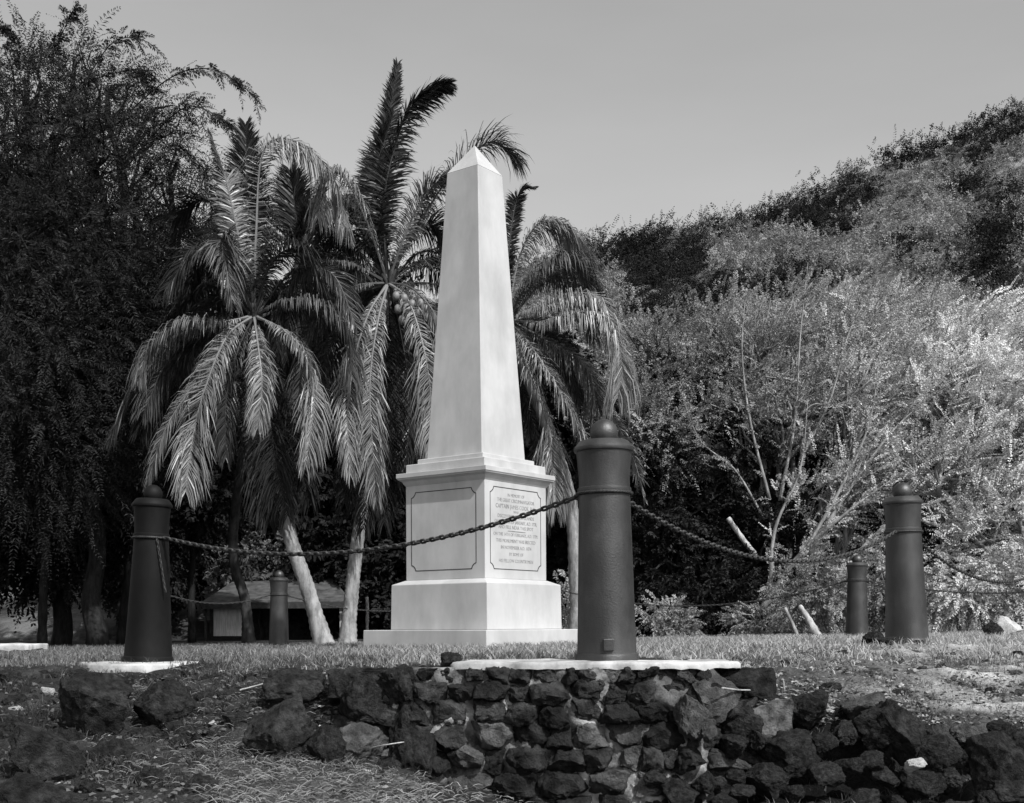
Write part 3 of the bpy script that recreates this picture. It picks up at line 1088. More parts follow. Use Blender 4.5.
def lawn_ok(x, y):
    px = CX + F * x / y
    e = np.interp(px, [-500, 150, 290, 400, 460, 730, 780, 900, 1060], [11.8, 11.9, 9.6, 9.1, 9.15, 9.1, 9.6, 11, 11.5])
    patch = np.sin(x * 2.1 + np.sin(y * 1.3) * 1.5) * np.cos(y * 1.1 + x * .7) + rng.normal(0, .8, len(x))
    ok = (patch > -.9) & (y > e + rng.normal(0, .35, len(y))) & (px > -200) & (px < 1300)
    for k in ("near", "left", "right", "back_left", "back_right"):
        c = canpos[k][0]
        ok &= (np.hypot(x - c.x, y - c.y) > (.62 if k == "left" else .3))
    dx, dy = x - mon_xy[0], y - mon_xy[1]
    u, v_ = dx * math.cos(ROT) + dy * math.sin(ROT), -dx * math.sin(ROT) + dy * math.cos(ROT)
    ok &= (np.maximum(abs(u), abs(v_)) > 1.31)
    return ok


def ysq(n):
    return 8.9 + (34 - 8.9) * rng.uniform(0, 1, n) ** 1.25


_yy = ysq(230000)
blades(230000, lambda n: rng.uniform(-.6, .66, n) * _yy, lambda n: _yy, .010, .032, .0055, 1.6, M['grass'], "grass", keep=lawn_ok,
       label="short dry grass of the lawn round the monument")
# rougher tufts along the lawn's edge and against the monument
NT = 2600
cy_ = 8.8 + (30 - 8.8) * rng.uniform(0, 1, NT) ** 1.3
cx_ = rng.uniform(-.46, .46, NT) * cy_
sp_ = rng.uniform(.03, .10, NT)
tx = (cx_[:, None] + rng.normal(0, 1, (NT, 26)) * sp_[:, None]).ravel()
ty = (cy_[:, None] + rng.normal(0, 1, (NT, 26)) * sp_[:, None]).ravel()
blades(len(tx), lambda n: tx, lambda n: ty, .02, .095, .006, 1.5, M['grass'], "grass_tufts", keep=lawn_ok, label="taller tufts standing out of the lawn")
# sparse weeds on the banks
NB = 520
cy_ = rng.uniform(7.3, 11.5, NB)
pxb = np.where(rng.uniform(0, 1, NB) < .72, rng.uniform(-10, 420, NB), rng.uniform(730, 1040, NB))
cx_ = (pxb - CX) / F * cy_
tx = (cx_[:, None] + rng.normal(0, .05, (NB, 22))).ravel()
ty = (cy_[:, None] + rng.normal(0, .05, (NB, 22))).ravel()
M['weed'] = mat_leaf("weed_blades", 0.10, 0.7, 0.1, 0.3)
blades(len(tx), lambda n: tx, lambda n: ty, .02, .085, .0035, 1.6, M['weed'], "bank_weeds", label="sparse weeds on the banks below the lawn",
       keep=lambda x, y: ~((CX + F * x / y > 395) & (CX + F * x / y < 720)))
# straw litter on the banks
def litter(n, pxr, pyr, lmin, lmax, wd, mat, name, label, up=0.35):
    P, D = [], []
    for _ in range(n):
        h = hit(rnd.uniform(*pxr), rnd.uniform(*pyr))
        P.append((h.x, h.y, h.z + .012 + rnd.uniform(0, .03)))
        a_ = rnd.uniform(0, 6.283)
        D.append((math.cos(a_), math.sin(a_), rnd.uniform(-.1, up)))
    P, D = np.array(P), np.array(D)
    D /= np.linalg.norm(D, axis=1, keepdims=True)
    L = rng.uniform(lmin, lmax, n)[:, None]
    s = np.cross(D, rng.normal(0, 1, (n, 3)))
    s /= np.linalg.norm(s, axis=1, keepdims=True)
    s *= wd
    mid = P + D * L * .5 + np.array([0, 0, 1]) * L * .08
    tip = P + D * L - np.array([0, 0, 1]) * L * .1
    V = np.stack([P - s, P + s, mid + s, mid - s, tip], 1).reshape(-1, 3)
    i = np.arange(n)[:, None] * 5
    ac = Acc()
    ac.add(V, i + np.array([[0, 1, 2, 3]]), i + np.array([[3, 2, 4]]), np.repeat(np.clip(rng.normal(.45, .3, n), 0, 1), 5))
    return tag(ac.build(name, mat), label, None, None, "stuff")


litter(3800, (200, 430), (742, 815), .02, .15, .0018, M['straw'], "dry_grass", "matted dry grass and straw at the foot of the bank", .5)
litter(2200, (90, 420), (668, 790), .02, .13, .0018, M['straw'], "straw_litter", "thin straw litter between the rocks of the left bank", .4)
litter(3400, (720, 1200), (650, 735), .015, .07, .002, M['straw'], "dry_grass_litter", "straw litter on the pale slope at right", .5)
litter(2600, (0, 430), (668, 812), .02, .055, .009, M['weed'], "leaf_litter", "dead leaves strewn over the left bank", .3)
litter(1800, (720, 1040), (648, 735), .015, .045, .008, M['straw'], "leaf_flakes", "dead leaves strewn over the slope at right", .3)
litter(900, (400, 700), (790, 815), .03, .12, .003, M['straw'], "wall_foot_straw", "straw at the foot of the wall", .5)


def gravel(n, pxr, pyr, smin, smax, t0, t1, name, label):
    ac = Acc()
    bm = bmesh.new()
    bmesh.ops.create_icosphere(bm, subdivisions=1, radius=1)
    v0 = np.array([tuple(v.co) for v in bm.verts])
    f0 = np.array([[v.index for v in fc.verts] for fc in bm.faces])
    bm.free()
    for _ in range(n):
        h = hit(rnd.uniform(*pxr), rnd.uniform(*pyr))
        s = rnd.uniform(smin, smax) * rnd.choice((.6, .8, 1, 1, 1.5))
        v = v0 * (1 + rng.normal(0, .3, v0.shape)) * np.array([1, rng.uniform(.5, 1), rng.uniform(.35, .7)]) * s
        a_ = rnd.uniform(0, 6.28)
        v = np.stack([v[:, 0] * math.cos(a_) - v[:, 1] * math.sin(a_), v[:, 0] * math.sin(a_) + v[:, 1] * math.cos(a_), v[:, 2]], -1)
        ac.add(v + np.array(h), None, f0, rnd.uniform(t0, t1) if rnd.random() < .8 else rnd.uniform(.1, .25))
    return tag(ac.build(name, M['gravel']), label, None, None, "stuff")


gravel(900, (0, 430), (670, 800), .012, .032, .012, .05, "cinder_gravel", "dark cinder gravel on the left bank")
gravel(4400, (690, 1200), (646, 725), .006, .026, .02, .2, "slope_gravel", "loose gravel on the sloping ground at right")


# ------------------------------------------------------------------ sticks and dead branches
def stick(pts, r0, r1, mk, label, name="dead_branch", group=None, n=14):
    P = bez(pts, n)
    ac = Acc()
    R = np.linspace(r0, r1, n) * (1 + .12 * np.sin(np.arange(n) * 2.3))
    tube(ac, P, R, 7)
    o = ac.build(name, M[mk], smooth=True, origin=P[0])
    o.location = P[0]
    return tag(o, label, "branch", group)


stick([W(-6, 714, 9.7), W(25, 711, 9.6), W(47, 706, 9.5), W(55, 711, 9.4)], .012, .007, 'deadwood', "bleached stick lying at the left edge, the upper one")
stick([W(8, 728, 9.2), W(30, 723, 9.2), W(54, 720, 9.25)], .009, .005, 'deadwood', "thin bleached stick below the upper one at the left edge")
stick([W(22, 778, 7.9), W(26, 760, 7.95), W(28, 746, 8.0)], .022, .006, 'deadwood', "upright pale splinter standing among black rocks at far left")
stick([W(728, 518, 33), W(742, 538, 32.9), W(756, 556, 32.8)], .07, .08, 'deadwood', "straight bleached log leaning in the dark thicket above the chain")
stick([W(765, 497, 33.5), W(771, 512, 33.4), W(773, 530, 33.4), W(774, 552, 33.5)], .03, .09, 'deadwood', "broken whitish stub in the thicket right of the leaning log")
stick([W(800, 606, 27.5), W(810, 622, 27.2), W(820, 641, 27.0)], .05, .11, 'deadwood', "thick pale stump limb leaning left at the foot of the thicket")
stick([W(785, 608, 28), W(793, 625, 27.8), W(800, 642, 27.6)], .035, .05, 'bark_pale', "thin grey stem leaning beside the thick pale stump limb")
stick([W(905, 515, 30), W(950, 530, 29.6), W(985, 541, 29.2), W(1003, 560, 29)], .05, .03, 'bark_pale', "crooked bare branch poking out right of the right cannon")
stick([W(372, 748, 8.2), W(385, 745, 8.0), W(404, 742, 8.1)], .006, .004, 'deadwood', "short pale twig beside the pitted grey stone")
stick([W(240, 690, 8.6), W(262, 684, 8.9), W(270, 680, 9.0)], .006, .004, 'deadwood', "curved twig by the boulder above the standing slab")
stick([W(722, 688, 8.2), W(740, 690, 8.4), W(760, 690, 8.6)], .008, .005, 'deadwood', "pale twig lying right of the tilted grey boulder")

# ------------------------------------------------------------------ shed
Ys = 40.0
sh = empty("shed", W(270, 640, Ys))
tag(sh, "low shed with a pale gabled roof and dark open front, behind the palms", "shed")
so_ = np.array(sh.location)


def shed_part(name, quads, mk, thick=0.0):
    ac = Acc()
    for q in quads:
        ac.add(np.array([tuple(p) for p in q]) - so_, [(0, 1, 2, 3)])
    o = ac.build(name, M[mk], sh)
    if thick:
        m = o.modifiers.new("thick", 'SOLIDIFY')
        m.thickness = thick
    return o


L0, R0 = W(200, 603, Ys), W(352, 601, Ys)
rl, rr = W(232, 582, Ys + 3), W(332, 578, Ys + 3)
bl, br_ = W(200, 606, Ys + 6.2), W(352, 604, Ys + 6.2)
shed_part("roof", [(L0, R0, rr, rl), (rl, rr, br_, bl)], 'shed_roof', .10)
shed_part("roof_hip", [(bl, L0, rl, rl + Vector((-.01, 0, -.01)))], 'shed_roof', .06)
shed_part("eave_board", [(W(202, 604, Ys - .06), W(350, 602, Ys - .06), W(350, 608, Ys - .06), W(202, 609, Ys - .06))], 'shed_dark', .05)
shed_part("front_wall", [(W(214, 607, Ys + .5), W(246, 607, Ys + .5), W(246, 636, Ys + .5), W(214, 636, Ys + .5))], 'shed_wall', .06)
shed_part("back_wall", [(W(210, 600, Ys + 5), W(342, 600, Ys + 5), W(342, 640, Ys + 5), W(210, 640, Ys + 5))], 'shed_dark', .06)
shed_part("corner_trim", [(W(247, 612, Ys + .3), W(249.5, 612, Ys + .3), W(251, 636, Ys + .3), W(247, 636, Ys + .3))], 'shed_white', .05)
for px in (314, 340, 205):
    shed_part("post", [(W(px, 606, Ys + .3), W(px + 2.2, 606, Ys + .3), W(px + 2.2, 642, Ys + .3), W(px, 642, Ys + .3))], 'bark_pale' if px != 205 else 'shed_dark', .08)
stick([W(367, 597, 36), W(367.5, 610, 36), W(367, 640, 36)], .05, .05, 'bark_pale', "thin pale post between the palm trunk and the monument", name="wooden_post").__setitem__("category", "post")

# ------------------------------------------------------------------ feathery trees
def unit(v):
    return v / (np.linalg.norm(v, axis=-1, keepdims=True) + 1e-9)


def sprays(acc, P, D, L, nodes=9, pin=0.17, wd=0.032, droop=0.35, up=None, tintv=None, jitter=0.35):
    """feathery twigs: each a drooping axis with paired narrow leaf blades"""
    n = len(P)
    t = np.linspace(0.12, 1, nodes)
    g_ = np.array([0, 0, -1.0])
    C = P[:, None] + D[:, None] * (L[:, None, None] * t[None, :, None]) + g_ * (L[:, None, None] * droop * (t ** 2)[None, :, None])
    T = unit(D[:, None] + g_ * 2 * droop * t[None, :, None])
    ref = unit(rng.normal(0, 1, (n, 3)) + np.array([0, 0, 1.2]))
    side = unit(np.cross(T, ref[:, None]))
    nrm = np.cross(side, T)
    out_v = []
    ln = (pin * (1.1 - .6 * np.abs(2 * t - .9)))[None, :] * rng.uniform(.7, 1.3, (n, 1))
    for sg in (-1, 1):
        d = unit(side * sg * .85 + T * .55 + rng.normal(0, jitter, (n, nodes, 3)))
        wv = unit(np.cross(d, nrm + rng.normal(0, .5, nrm.shape))) * wd
        a0 = C - wv * .4
        a1 = C + wv * .4
        tip = C + d * ln[..., None] + g_ * (ln[..., None] * .15)
        mid = C + d * ln[..., None] * .55
        out_v.append(np.stack([C, mid + wv, tip, mid - wv], 2))
    V = np.concatenate([v.reshape(-1, 4, 3) for v in out_v])
    k = len(V)
    if tintv is None: tintv = np.clip(rng.normal(.45, .22, n), 0, 1)
    tv = np.repeat(tintv, nodes)
    tv = np.concatenate([tv, tv])
    tv = np.clip(tv + rng.normal(0, .1, k), 0, 1)
    acc.add(V.reshape(-1, 3), np.arange(k * 4).reshape(-1, 4), None, np.repeat(tv, 4))


def branch_pts(a_, b_, n, wob, lift=0.0):
    a_, b_ = np.array(a_, float), np.array(b_, float)
    L = np.linalg.norm(b_ - a_)
    t = np.linspace(0, 1, n)[:, None]
    p = a_ + (b_ - a_) * t
    ph = rng.uniform(0, 6.28, 3)
    p = p + np.sin(t * 6.0 + ph) * wob * L * np.sin(t * math.pi)
    p[:, 2] += lift * L * np.sin(t[:, 0] * math.pi)
    return p


def feather_tree(name, label, base, lobes, nspray, leaf, bark, group=None, back=1.0, thin_top=0.0, trunk_r=.22, fork=.35, bias=(0, 0, 0), spray_len=(.6, 1.2), pin=.105,
                 wd=.013, droop=.3, nodes=15, fill=0.55, cat="tree", twigs=26, limb_r=.09, gap=0.0, shell=0.45, twig_r=.012, jitter=.35, paths=()):
    base = np.array(base, float)
    root = empty(name, tuple(base))
    tag(root, label, cat, group)
    wood, leafs = Acc(), Acc()
    lob = [(np.array(W(px, py, Yl * back)), np.array(r_) * back) for px, py, Yl, r_ in lobes]
    paths = [([(p_[0], p_[1], p_[2] * back) for p_ in pts], r0, npth, plen) for pts, r0, npth, plen in paths]
    cen = np.mean([c for c, _ in lob], axis=0)
    fk = base + (cen - base) * fork
    p = branch_pts(base - np.array([0, 0, .2]), fk, 9, .05)
    tube(wood, p, np.linspace(trunk_r * 1.25, trunk_r * .8, 9), 9)
    vol = np.array([np.prod(r_) ** .75 for _, r_ in lob])
    vol = vol / vol.sum()
    bias = np.array(bias, float)
    for (c, r_), vv in zip(lob, vol):
        p = branch_pts(fk, c, 10, .07, .06)
        tube(wood, p, np.linspace(trunk_r * .62, limb_r * .6, 10), 7)
        nt_ = max(5, int(twigs * vv * len(lob)))
        ends = []
        for _ in range(nt_):
            d = unit(rng.normal(0, 1, 3) + bias * .8)
            e = c + d * r_ * rng.uniform(.7, 1.02)
            s = p[rng.integers(5, 10)]
            q = branch_pts(s, e, 7, .08, .05)
            tube(wood, q, np.linspace(limb_r * .55, twig_r, 7), 5, cap=False)
            ends.append(q)
        ends = np.array(ends)                    # twigs x 7 x 3
        n = int(nspray * vv * (1 - thin_top * min(1, max(0, (c[2] - 8.5) / 3))))
        # part of the sprays grow along the twigs, part fill the crown
        n1 = int(n * (1 - fill))
        ti = rng.integers(0, nt_, n1)
        pi = rng.integers(3, 7, n1)
        P1 = ends[ti, pi] + rng.normal(0, .16, (n1, 3)) * np.minimum(r_, 1.5)
        D1 = unit(unit(ends[ti, 6] - ends[ti, 3]) + bias * .5 + rng.normal(0, .45, (n1, 3)))
        n2 = n - n1
        u = unit(rng.normal(0, 1, (n2, 3)))
        rad = shell + (1 - shell) * rng.uniform(0, 1, (n2, 1)) ** .6
        lump = 1 + .22 * np.sin(u[:, :1] * 7 + c[0]) * np.cos(u[:, 2:] * 6 + c[2]) 
        P2 = c + u * rad * r_ * lump
        D2 = unit(u * .8 + bias + rng.normal(0, .4, (n2, 3)))
        if gap > 0:
            k = np.array([mnoise.noise(Vector(v * .9)) for v in P2]) > (gap - .5)
            P2, D2 = P2[k], D2[k]
        Pp, Dd = np.concatenate([P1, P2]), np.concatenate([D1, D2])
        zc = EYE - 0.6
        k = Pp[:, 2] > zc
        Pp, Dd = Pp[k], Dd[k]
        clump = np.array([mnoise.noise(Vector(v * .8 + 7)) for v in Pp])
        sprays(leafs, Pp, Dd, rng.uniform(*spray_len, len(Pp)), nodes, pin, wd, droop, jitter=jitter, tintv=np.clip(.45 + clump * .5 + rng.normal(0, .13, len(Pp)), 0, 1))
    for pts, r0, npth, plen in paths:
        q = bez([W(*p_) for p_ in pts], 24)
        tube(wood, q, np.linspace(r0, .006, 24), 5)
        k = np.minimum((rng.uniform(0.0, 1, npth) * 23).astype(int), 22)
        Tq = unit(np.gradient(q, axis=0))
        sprays(leafs, q[k] + rng.normal(0, .05, (npth, 3)), unit(Tq[k] + rng.normal(0, .45, (npth, 3))), rng.uniform(*plen, npth), nodes, pin, wd, droop * 1.2, jitter=jitter)
    wood.build("trunk", M[bark], root, smooth=True, origin=base)
    leafs.build("crown", M[leaf], root, origin=base)
    return root


def gb(px, Yd):
    x = (px - CX) / F * Yd
    return (x, Yd, float(surf(np.array([x]), np.array([Yd]))[0]))


# --- left mass
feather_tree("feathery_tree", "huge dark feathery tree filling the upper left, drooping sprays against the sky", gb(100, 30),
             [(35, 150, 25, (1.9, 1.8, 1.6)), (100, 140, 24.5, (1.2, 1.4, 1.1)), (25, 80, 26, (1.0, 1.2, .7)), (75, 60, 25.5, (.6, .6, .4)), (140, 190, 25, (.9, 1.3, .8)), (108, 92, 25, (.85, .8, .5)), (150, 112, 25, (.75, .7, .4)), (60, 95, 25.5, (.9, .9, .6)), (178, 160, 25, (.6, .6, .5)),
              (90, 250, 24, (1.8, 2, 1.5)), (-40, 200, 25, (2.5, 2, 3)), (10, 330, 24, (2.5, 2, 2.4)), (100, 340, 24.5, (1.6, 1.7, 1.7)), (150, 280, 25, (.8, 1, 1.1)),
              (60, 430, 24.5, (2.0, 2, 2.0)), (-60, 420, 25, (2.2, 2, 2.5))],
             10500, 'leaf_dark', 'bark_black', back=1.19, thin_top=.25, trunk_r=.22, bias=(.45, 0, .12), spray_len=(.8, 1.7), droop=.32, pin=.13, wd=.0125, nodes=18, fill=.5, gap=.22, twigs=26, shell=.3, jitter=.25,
             paths=[([(110, 130, 25), (170, 78, 24.8), (215, 70, 24.6), (262, 101, 24.5)], .02, 46, (.25, .5)), ([(130, 160, 25), (180, 110, 24.8), (210, 112, 24.6), (237, 132, 24.5)], .02, 46, (.25, .5)),
                    ([(80, 90, 25), (110, 45, 25), (135, 38, 25), (158, 48, 25)], .018, 40, (.25, .5)), ([(50, 60, 25), (66, 25, 25), (74, 10, 25)], .014, 34, (.25, .5)),
                    ([(20, 70, 25), (14, 40, 25), (4, 28, 25)], .014, 30, (.25, .5)), ([(90, 80, 25), (130, 70, 25), (150, 78, 24.8)], .014, 34, (.25, .5)),
                    ([(120, 200, 24.5), (170, 150, 24.4), (200, 165, 24.3), (215, 205, 24.2)], .018, 60, (.3, .6)), ([(110, 250, 24), (165, 215, 23.8), (195, 235, 23.6), (212, 275, 23.5)], .018, 66, (.3, .6))])
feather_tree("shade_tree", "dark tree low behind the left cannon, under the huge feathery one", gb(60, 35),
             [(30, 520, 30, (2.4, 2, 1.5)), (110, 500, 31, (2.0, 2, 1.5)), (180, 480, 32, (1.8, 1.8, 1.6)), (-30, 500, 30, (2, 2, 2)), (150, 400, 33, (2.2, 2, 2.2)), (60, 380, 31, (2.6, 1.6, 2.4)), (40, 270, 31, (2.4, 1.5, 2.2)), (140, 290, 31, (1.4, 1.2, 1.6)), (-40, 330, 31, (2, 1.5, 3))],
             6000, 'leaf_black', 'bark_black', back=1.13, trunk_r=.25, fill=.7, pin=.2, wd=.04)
for i, (px, Yd, tp, lab) in enumerate([(90, 33, 520, "thin dark stem in the shade left of the left cannon"), (120, 34, 510, "dark trunk in the shade just left of the left cannon"),
                                       (42, 31, 500, "leaning dark trunk in the shade near the left edge"), (192, 36, 500, "thin dark stem right of the left cannon")]):
    b_ = gb(px, Yd)
    stick([b_, W(px + rnd.uniform(-8, 8), 580, Yd), W(px + rnd.uniform(-18, 18), tp, Yd)], .13, .08, 'bark_black', lab, name="tree_trunk").__setitem__("category", "trunk")
# --- dark trees behind the palms
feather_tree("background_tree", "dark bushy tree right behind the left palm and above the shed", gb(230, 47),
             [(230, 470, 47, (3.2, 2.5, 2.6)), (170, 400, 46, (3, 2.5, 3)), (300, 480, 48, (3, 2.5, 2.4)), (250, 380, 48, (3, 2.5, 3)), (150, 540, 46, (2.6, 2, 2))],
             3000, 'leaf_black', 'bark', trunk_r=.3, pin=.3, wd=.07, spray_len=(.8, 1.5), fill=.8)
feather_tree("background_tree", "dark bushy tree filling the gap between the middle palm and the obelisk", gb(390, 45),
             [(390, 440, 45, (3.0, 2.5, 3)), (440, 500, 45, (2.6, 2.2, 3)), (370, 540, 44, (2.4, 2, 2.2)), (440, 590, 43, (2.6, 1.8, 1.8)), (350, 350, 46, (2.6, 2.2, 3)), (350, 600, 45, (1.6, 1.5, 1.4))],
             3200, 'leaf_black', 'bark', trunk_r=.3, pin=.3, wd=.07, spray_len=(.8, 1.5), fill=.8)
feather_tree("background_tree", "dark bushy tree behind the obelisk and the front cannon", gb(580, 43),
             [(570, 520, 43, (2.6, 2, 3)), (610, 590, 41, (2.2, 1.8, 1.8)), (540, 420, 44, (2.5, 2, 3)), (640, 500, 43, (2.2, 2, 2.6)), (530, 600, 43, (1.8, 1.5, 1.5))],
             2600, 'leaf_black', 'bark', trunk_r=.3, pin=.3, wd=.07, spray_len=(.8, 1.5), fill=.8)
feather_tree("sunlit_bush", "small leafy bush catching light, showing above the shed roof", gb(262, 44.5),
             [(258, 556, 44, (1.1, .8, .8)), (285, 570, 44.5, (1, .8, .7)), (232, 566, 44.5, (.8, .7, .7))], 170, 'leaf_dim', 'bark', trunk_r=.08, pin=.2, wd=.05,
             spray_len=(.4, .7), fill=.8, twigs=8, limb_r=.04, cat="bush")

# --- right thicket
TG = "feathery scrub trees of the right thicket"
feather_tree("scrub_tree", "shadowy scrub tree right behind the front cannon, darkest of the thicket", gb(690, 37),  # shade under the canopy is put into its dark leaf colour
             [(650, 450, 37, (1.9, 1.6, 2.2)), (700, 520, 38, (2.2, 1.6, 2)), (740, 580, 38, (2, 1.5, 1.6)), (680, 600, 38, (2, 1.5, 1.4)), (770, 500, 39, (2, 1.6, 2)), (720, 430, 38.5, (2, 1.6, 1.6)), (665, 560, 34, (.9, .8, 1.3)), (710, 500, 34, (1.1, .8, 1.2)), (760, 560, 33.5, (1.1, .8, 1.0)),
              (715, 600, 33, (1.2, .8, .8)), (660, 480, 34, (.8, .8, 1.2)), (790, 530, 33.5, (.8, .7, .9)), (740, 450, 34.5, (1.0, .8, .9))],
             6500, 'leaf_dark', 'bark', TG, trunk_r=.18, pin=.16, wd=.032, bias=(.2, 0, .3), fill=.6, gap=.1)
feather_tree("scrub_tree", "scrub tree rising over the front cannon, mid grey and twiggy", gb(665, 35),
             [(650, 368, 36, (1.8, 1.4, 1.6)), (630, 420, 34.5, (1.2, 1.2, 1.4)), (700, 378, 36, (1.8, 1.5, 1.7)), (665, 440, 34, (1.2, 1, 1.2)), (620, 344, 37, (1.0, 1, .9))],
             2100, 'leaf_mid', 'bark', TG, trunk_r=.16, bias=(.4, 0, .5), fill=.5, gap=.36, spray_len=(.5, 1.0), pin=.09, wd=.016, twigs=34)
feather_tree("scrub_tree", "tall thin scrub tree with upright bare stems in the middle of the thicket", gb(780, 34),
             [(760, 358, 35, (1.8, 1.5, 1.7)), (800, 334, 35.5, (1.5, 1.3, 1.6)), (745, 420, 34, (1.3, 1.1, 1.1)), (800, 400, 33.5, (1.5, 1.2, 1.4)), (720, 334, 36, (1.3, 1.2, 1.2))],
             2200, 'leaf_mid', 'bark_pale', TG, trunk_r=.15, bias=(.5, 0, .6), fill=.45, gap=.42, spray_len=(.5, 1.0), pin=.09, wd=.016, twigs=46, fork=.3,
             paths=[([(780, 500, 33), (795, 420, 33), (800, 340, 33), (808, 262, 33)], .06, 34, (.3, .7)), ([(770, 500, 33), (750, 420, 33), (742, 350, 33), (746, 290, 33)], .05, 30, (.3, .6)),
                    ([(800, 460, 32.6), (830, 400, 32.6), (850, 330, 32.6), (880, 280, 32.6)], .05, 34, (.3, .7)), ([(765, 520, 33), (735, 470, 33), (700, 440, 33), (680, 390, 33)], .04, 30, (.3, .6))])
feather_tree("scrub_tree", "spreading scrub tree behind the right cannon with pale sweeping limbs", gb(815, 33),
             [(850, 400, 33, (1.6, 1.3, 1.5)), (900, 388, 33.5, (1.6, 1.4, 1.5)), (870, 470, 32, (1.4, 1.1, 1.1)), (860, 344, 35, (1.6, 1.3, 1.6)), (915, 334, 35, (1.5, 1.3, 1.3)), (820, 500, 32.5, (1.2, .9, .8))],
             3000, 'leaf_pale', 'bark_pale', TG, trunk_r=.09, limb_r=.07, spray_len=(.45, 1.0), pin=.085, wd=.019, nodes=14, droop=.12, jitter=.22, bias=(.8, 0, .5), fill=.45, gap=.42, twigs=50, fork=.22,
             paths=[([(760, 612, 31), (800, 555, 30.5), (850, 510, 30), (905, 470, 30)], .09, 50, (.3, .7)), ([(790, 600, 31), (830, 520, 30.5), (885, 440, 30.4), (925, 400, 30.4)], .08, 60, (.3, .8)),
                    ([(770, 600, 31), (775, 530, 31), (800, 470, 31), (808, 400, 31)], .07, 30, (.3, .7)), ([(850, 560, 30), (900, 515, 29.8), (960, 495, 29.6), (1000, 480, 29.5)], .05, 50, (.3, .7)),
                    ([(800, 560, 30.6), (845, 480, 30.4), (870, 420, 30.2), (880, 350, 30.2)], .06, 40, (.3, .7))])
feather_tree("scrub_tree", "bright feathery scrub tree leaning right above the right cannon", gb(935, 31),
             [(960, 400, 31, (1.5, 1.2, 1.4)), (940, 480, 30, (1.3, 1.1, 1.2)), (1000, 368, 32, (1.5, 1.3, 1.3)), (980, 334, 33, (1.4, 1.2, 1.0)), (1010, 450, 30, (1.4, 1.1, 1.2))],
             3000, 'leaf_bright', 'bark_pale', TG, trunk_r=.15, spray_len=(.45, 1.0), pin=.085, wd=.019, nodes=14, droop=.12, jitter=.2, bias=(1.0, 0, .5), fill=.5, gap=.40, twigs=36, fork=.3)
feather_tree("scrub_tree", "bright windswept scrub tree cut by the right edge of the photo", gb(1040, 29),
             [(1020, 520, 28.5, (1.2, 1, 1.1)), (1060, 440, 29, (1.5, 1.2, 1.5)), (1040, 380, 30, (1.4, 1.2, 1.2)), (975, 540, 29, (1.1, .9, .8))],
             2000, 'leaf_bright', 'bark_pale', TG, trunk_r=.13, spray_len=(.45, 1.0), pin=.085, wd=.019, nodes=14, droop=.12, jitter=.2, bias=(.9, 0, .4), fill=.55, gap=.38, twigs=26)
feather_tree("scrub_tree", "dark scrub tree added for shadow pockets behind the bright feathery sprays at right", gb(960, 38),  # added tree, its dark leaves stand in for shadow between the sprays
             [(880, 420, 38, (2.2, 1.2, 2.2)), (960, 400, 38, (2.2, 1.2, 2.2)), (1030, 420, 37, (2, 1.2, 2.6)), (920, 520, 37, (2.4, 1.2, 1.6)), (820, 430, 38.5, (1.8, 1.2, 2)), (1000, 540, 36, (2, 1.2, 1.5))],
             3800, 'leaf_dark', 'bark', TG, trunk_r=.08, limb_r=.06, bias=(.4, 0, .3), fill=.75, pin=.16, wd=.03)
BG_ = "low scrub bushes at the foot of the thicket"
for px, py, Yd, r_, n, lf, lab in [
        (815, 590, 29, (.95, .7, .9), 480, 'leaf_mid', "pale leafy bush left of the small right cannon"),
        (885, 585, 28.5, (.9, .7, .9), 420, 'leaf_mid', "leafy bush between the small and the large right cannons"),
        (960, 590, 27.5, (1.1, .8, .8), 520, 'leaf_pale', "low pale bush right of the right cannon"),
        (1020, 585, 27, (1.0, .8, .9), 480, 'leaf_pale', "low pale bush at the right edge of the lawn"),
        (760, 622, 31, (1.0, .7, .45), 260, 'leaf_mid', "low grey weed clump in front of the darkest thicket"),
        (665, 620, 31, (.8, .7, .5), 240, 'leaf_mid', "low weed clump just right of the front cannon's foot"),
        (566, 610, 31, (.4, .5, .9), 160, 'leaf_pale', "pale weed clump between the monument and the front cannon")]:
    feather_tree("scrub_bush", lab, gb(px, Yd), [(px, py, Yd, r_), (px + 14, py + 12, Yd - .3, tuple(np.array(r_) * .7))], n, lf, 'bark_pale', BG_,
                 trunk_r=.04, pin=.09, wd=.018, spray_len=(.3, .6), fill=.7, twigs=12, limb_r=.03, cat="bush", shell=.2)

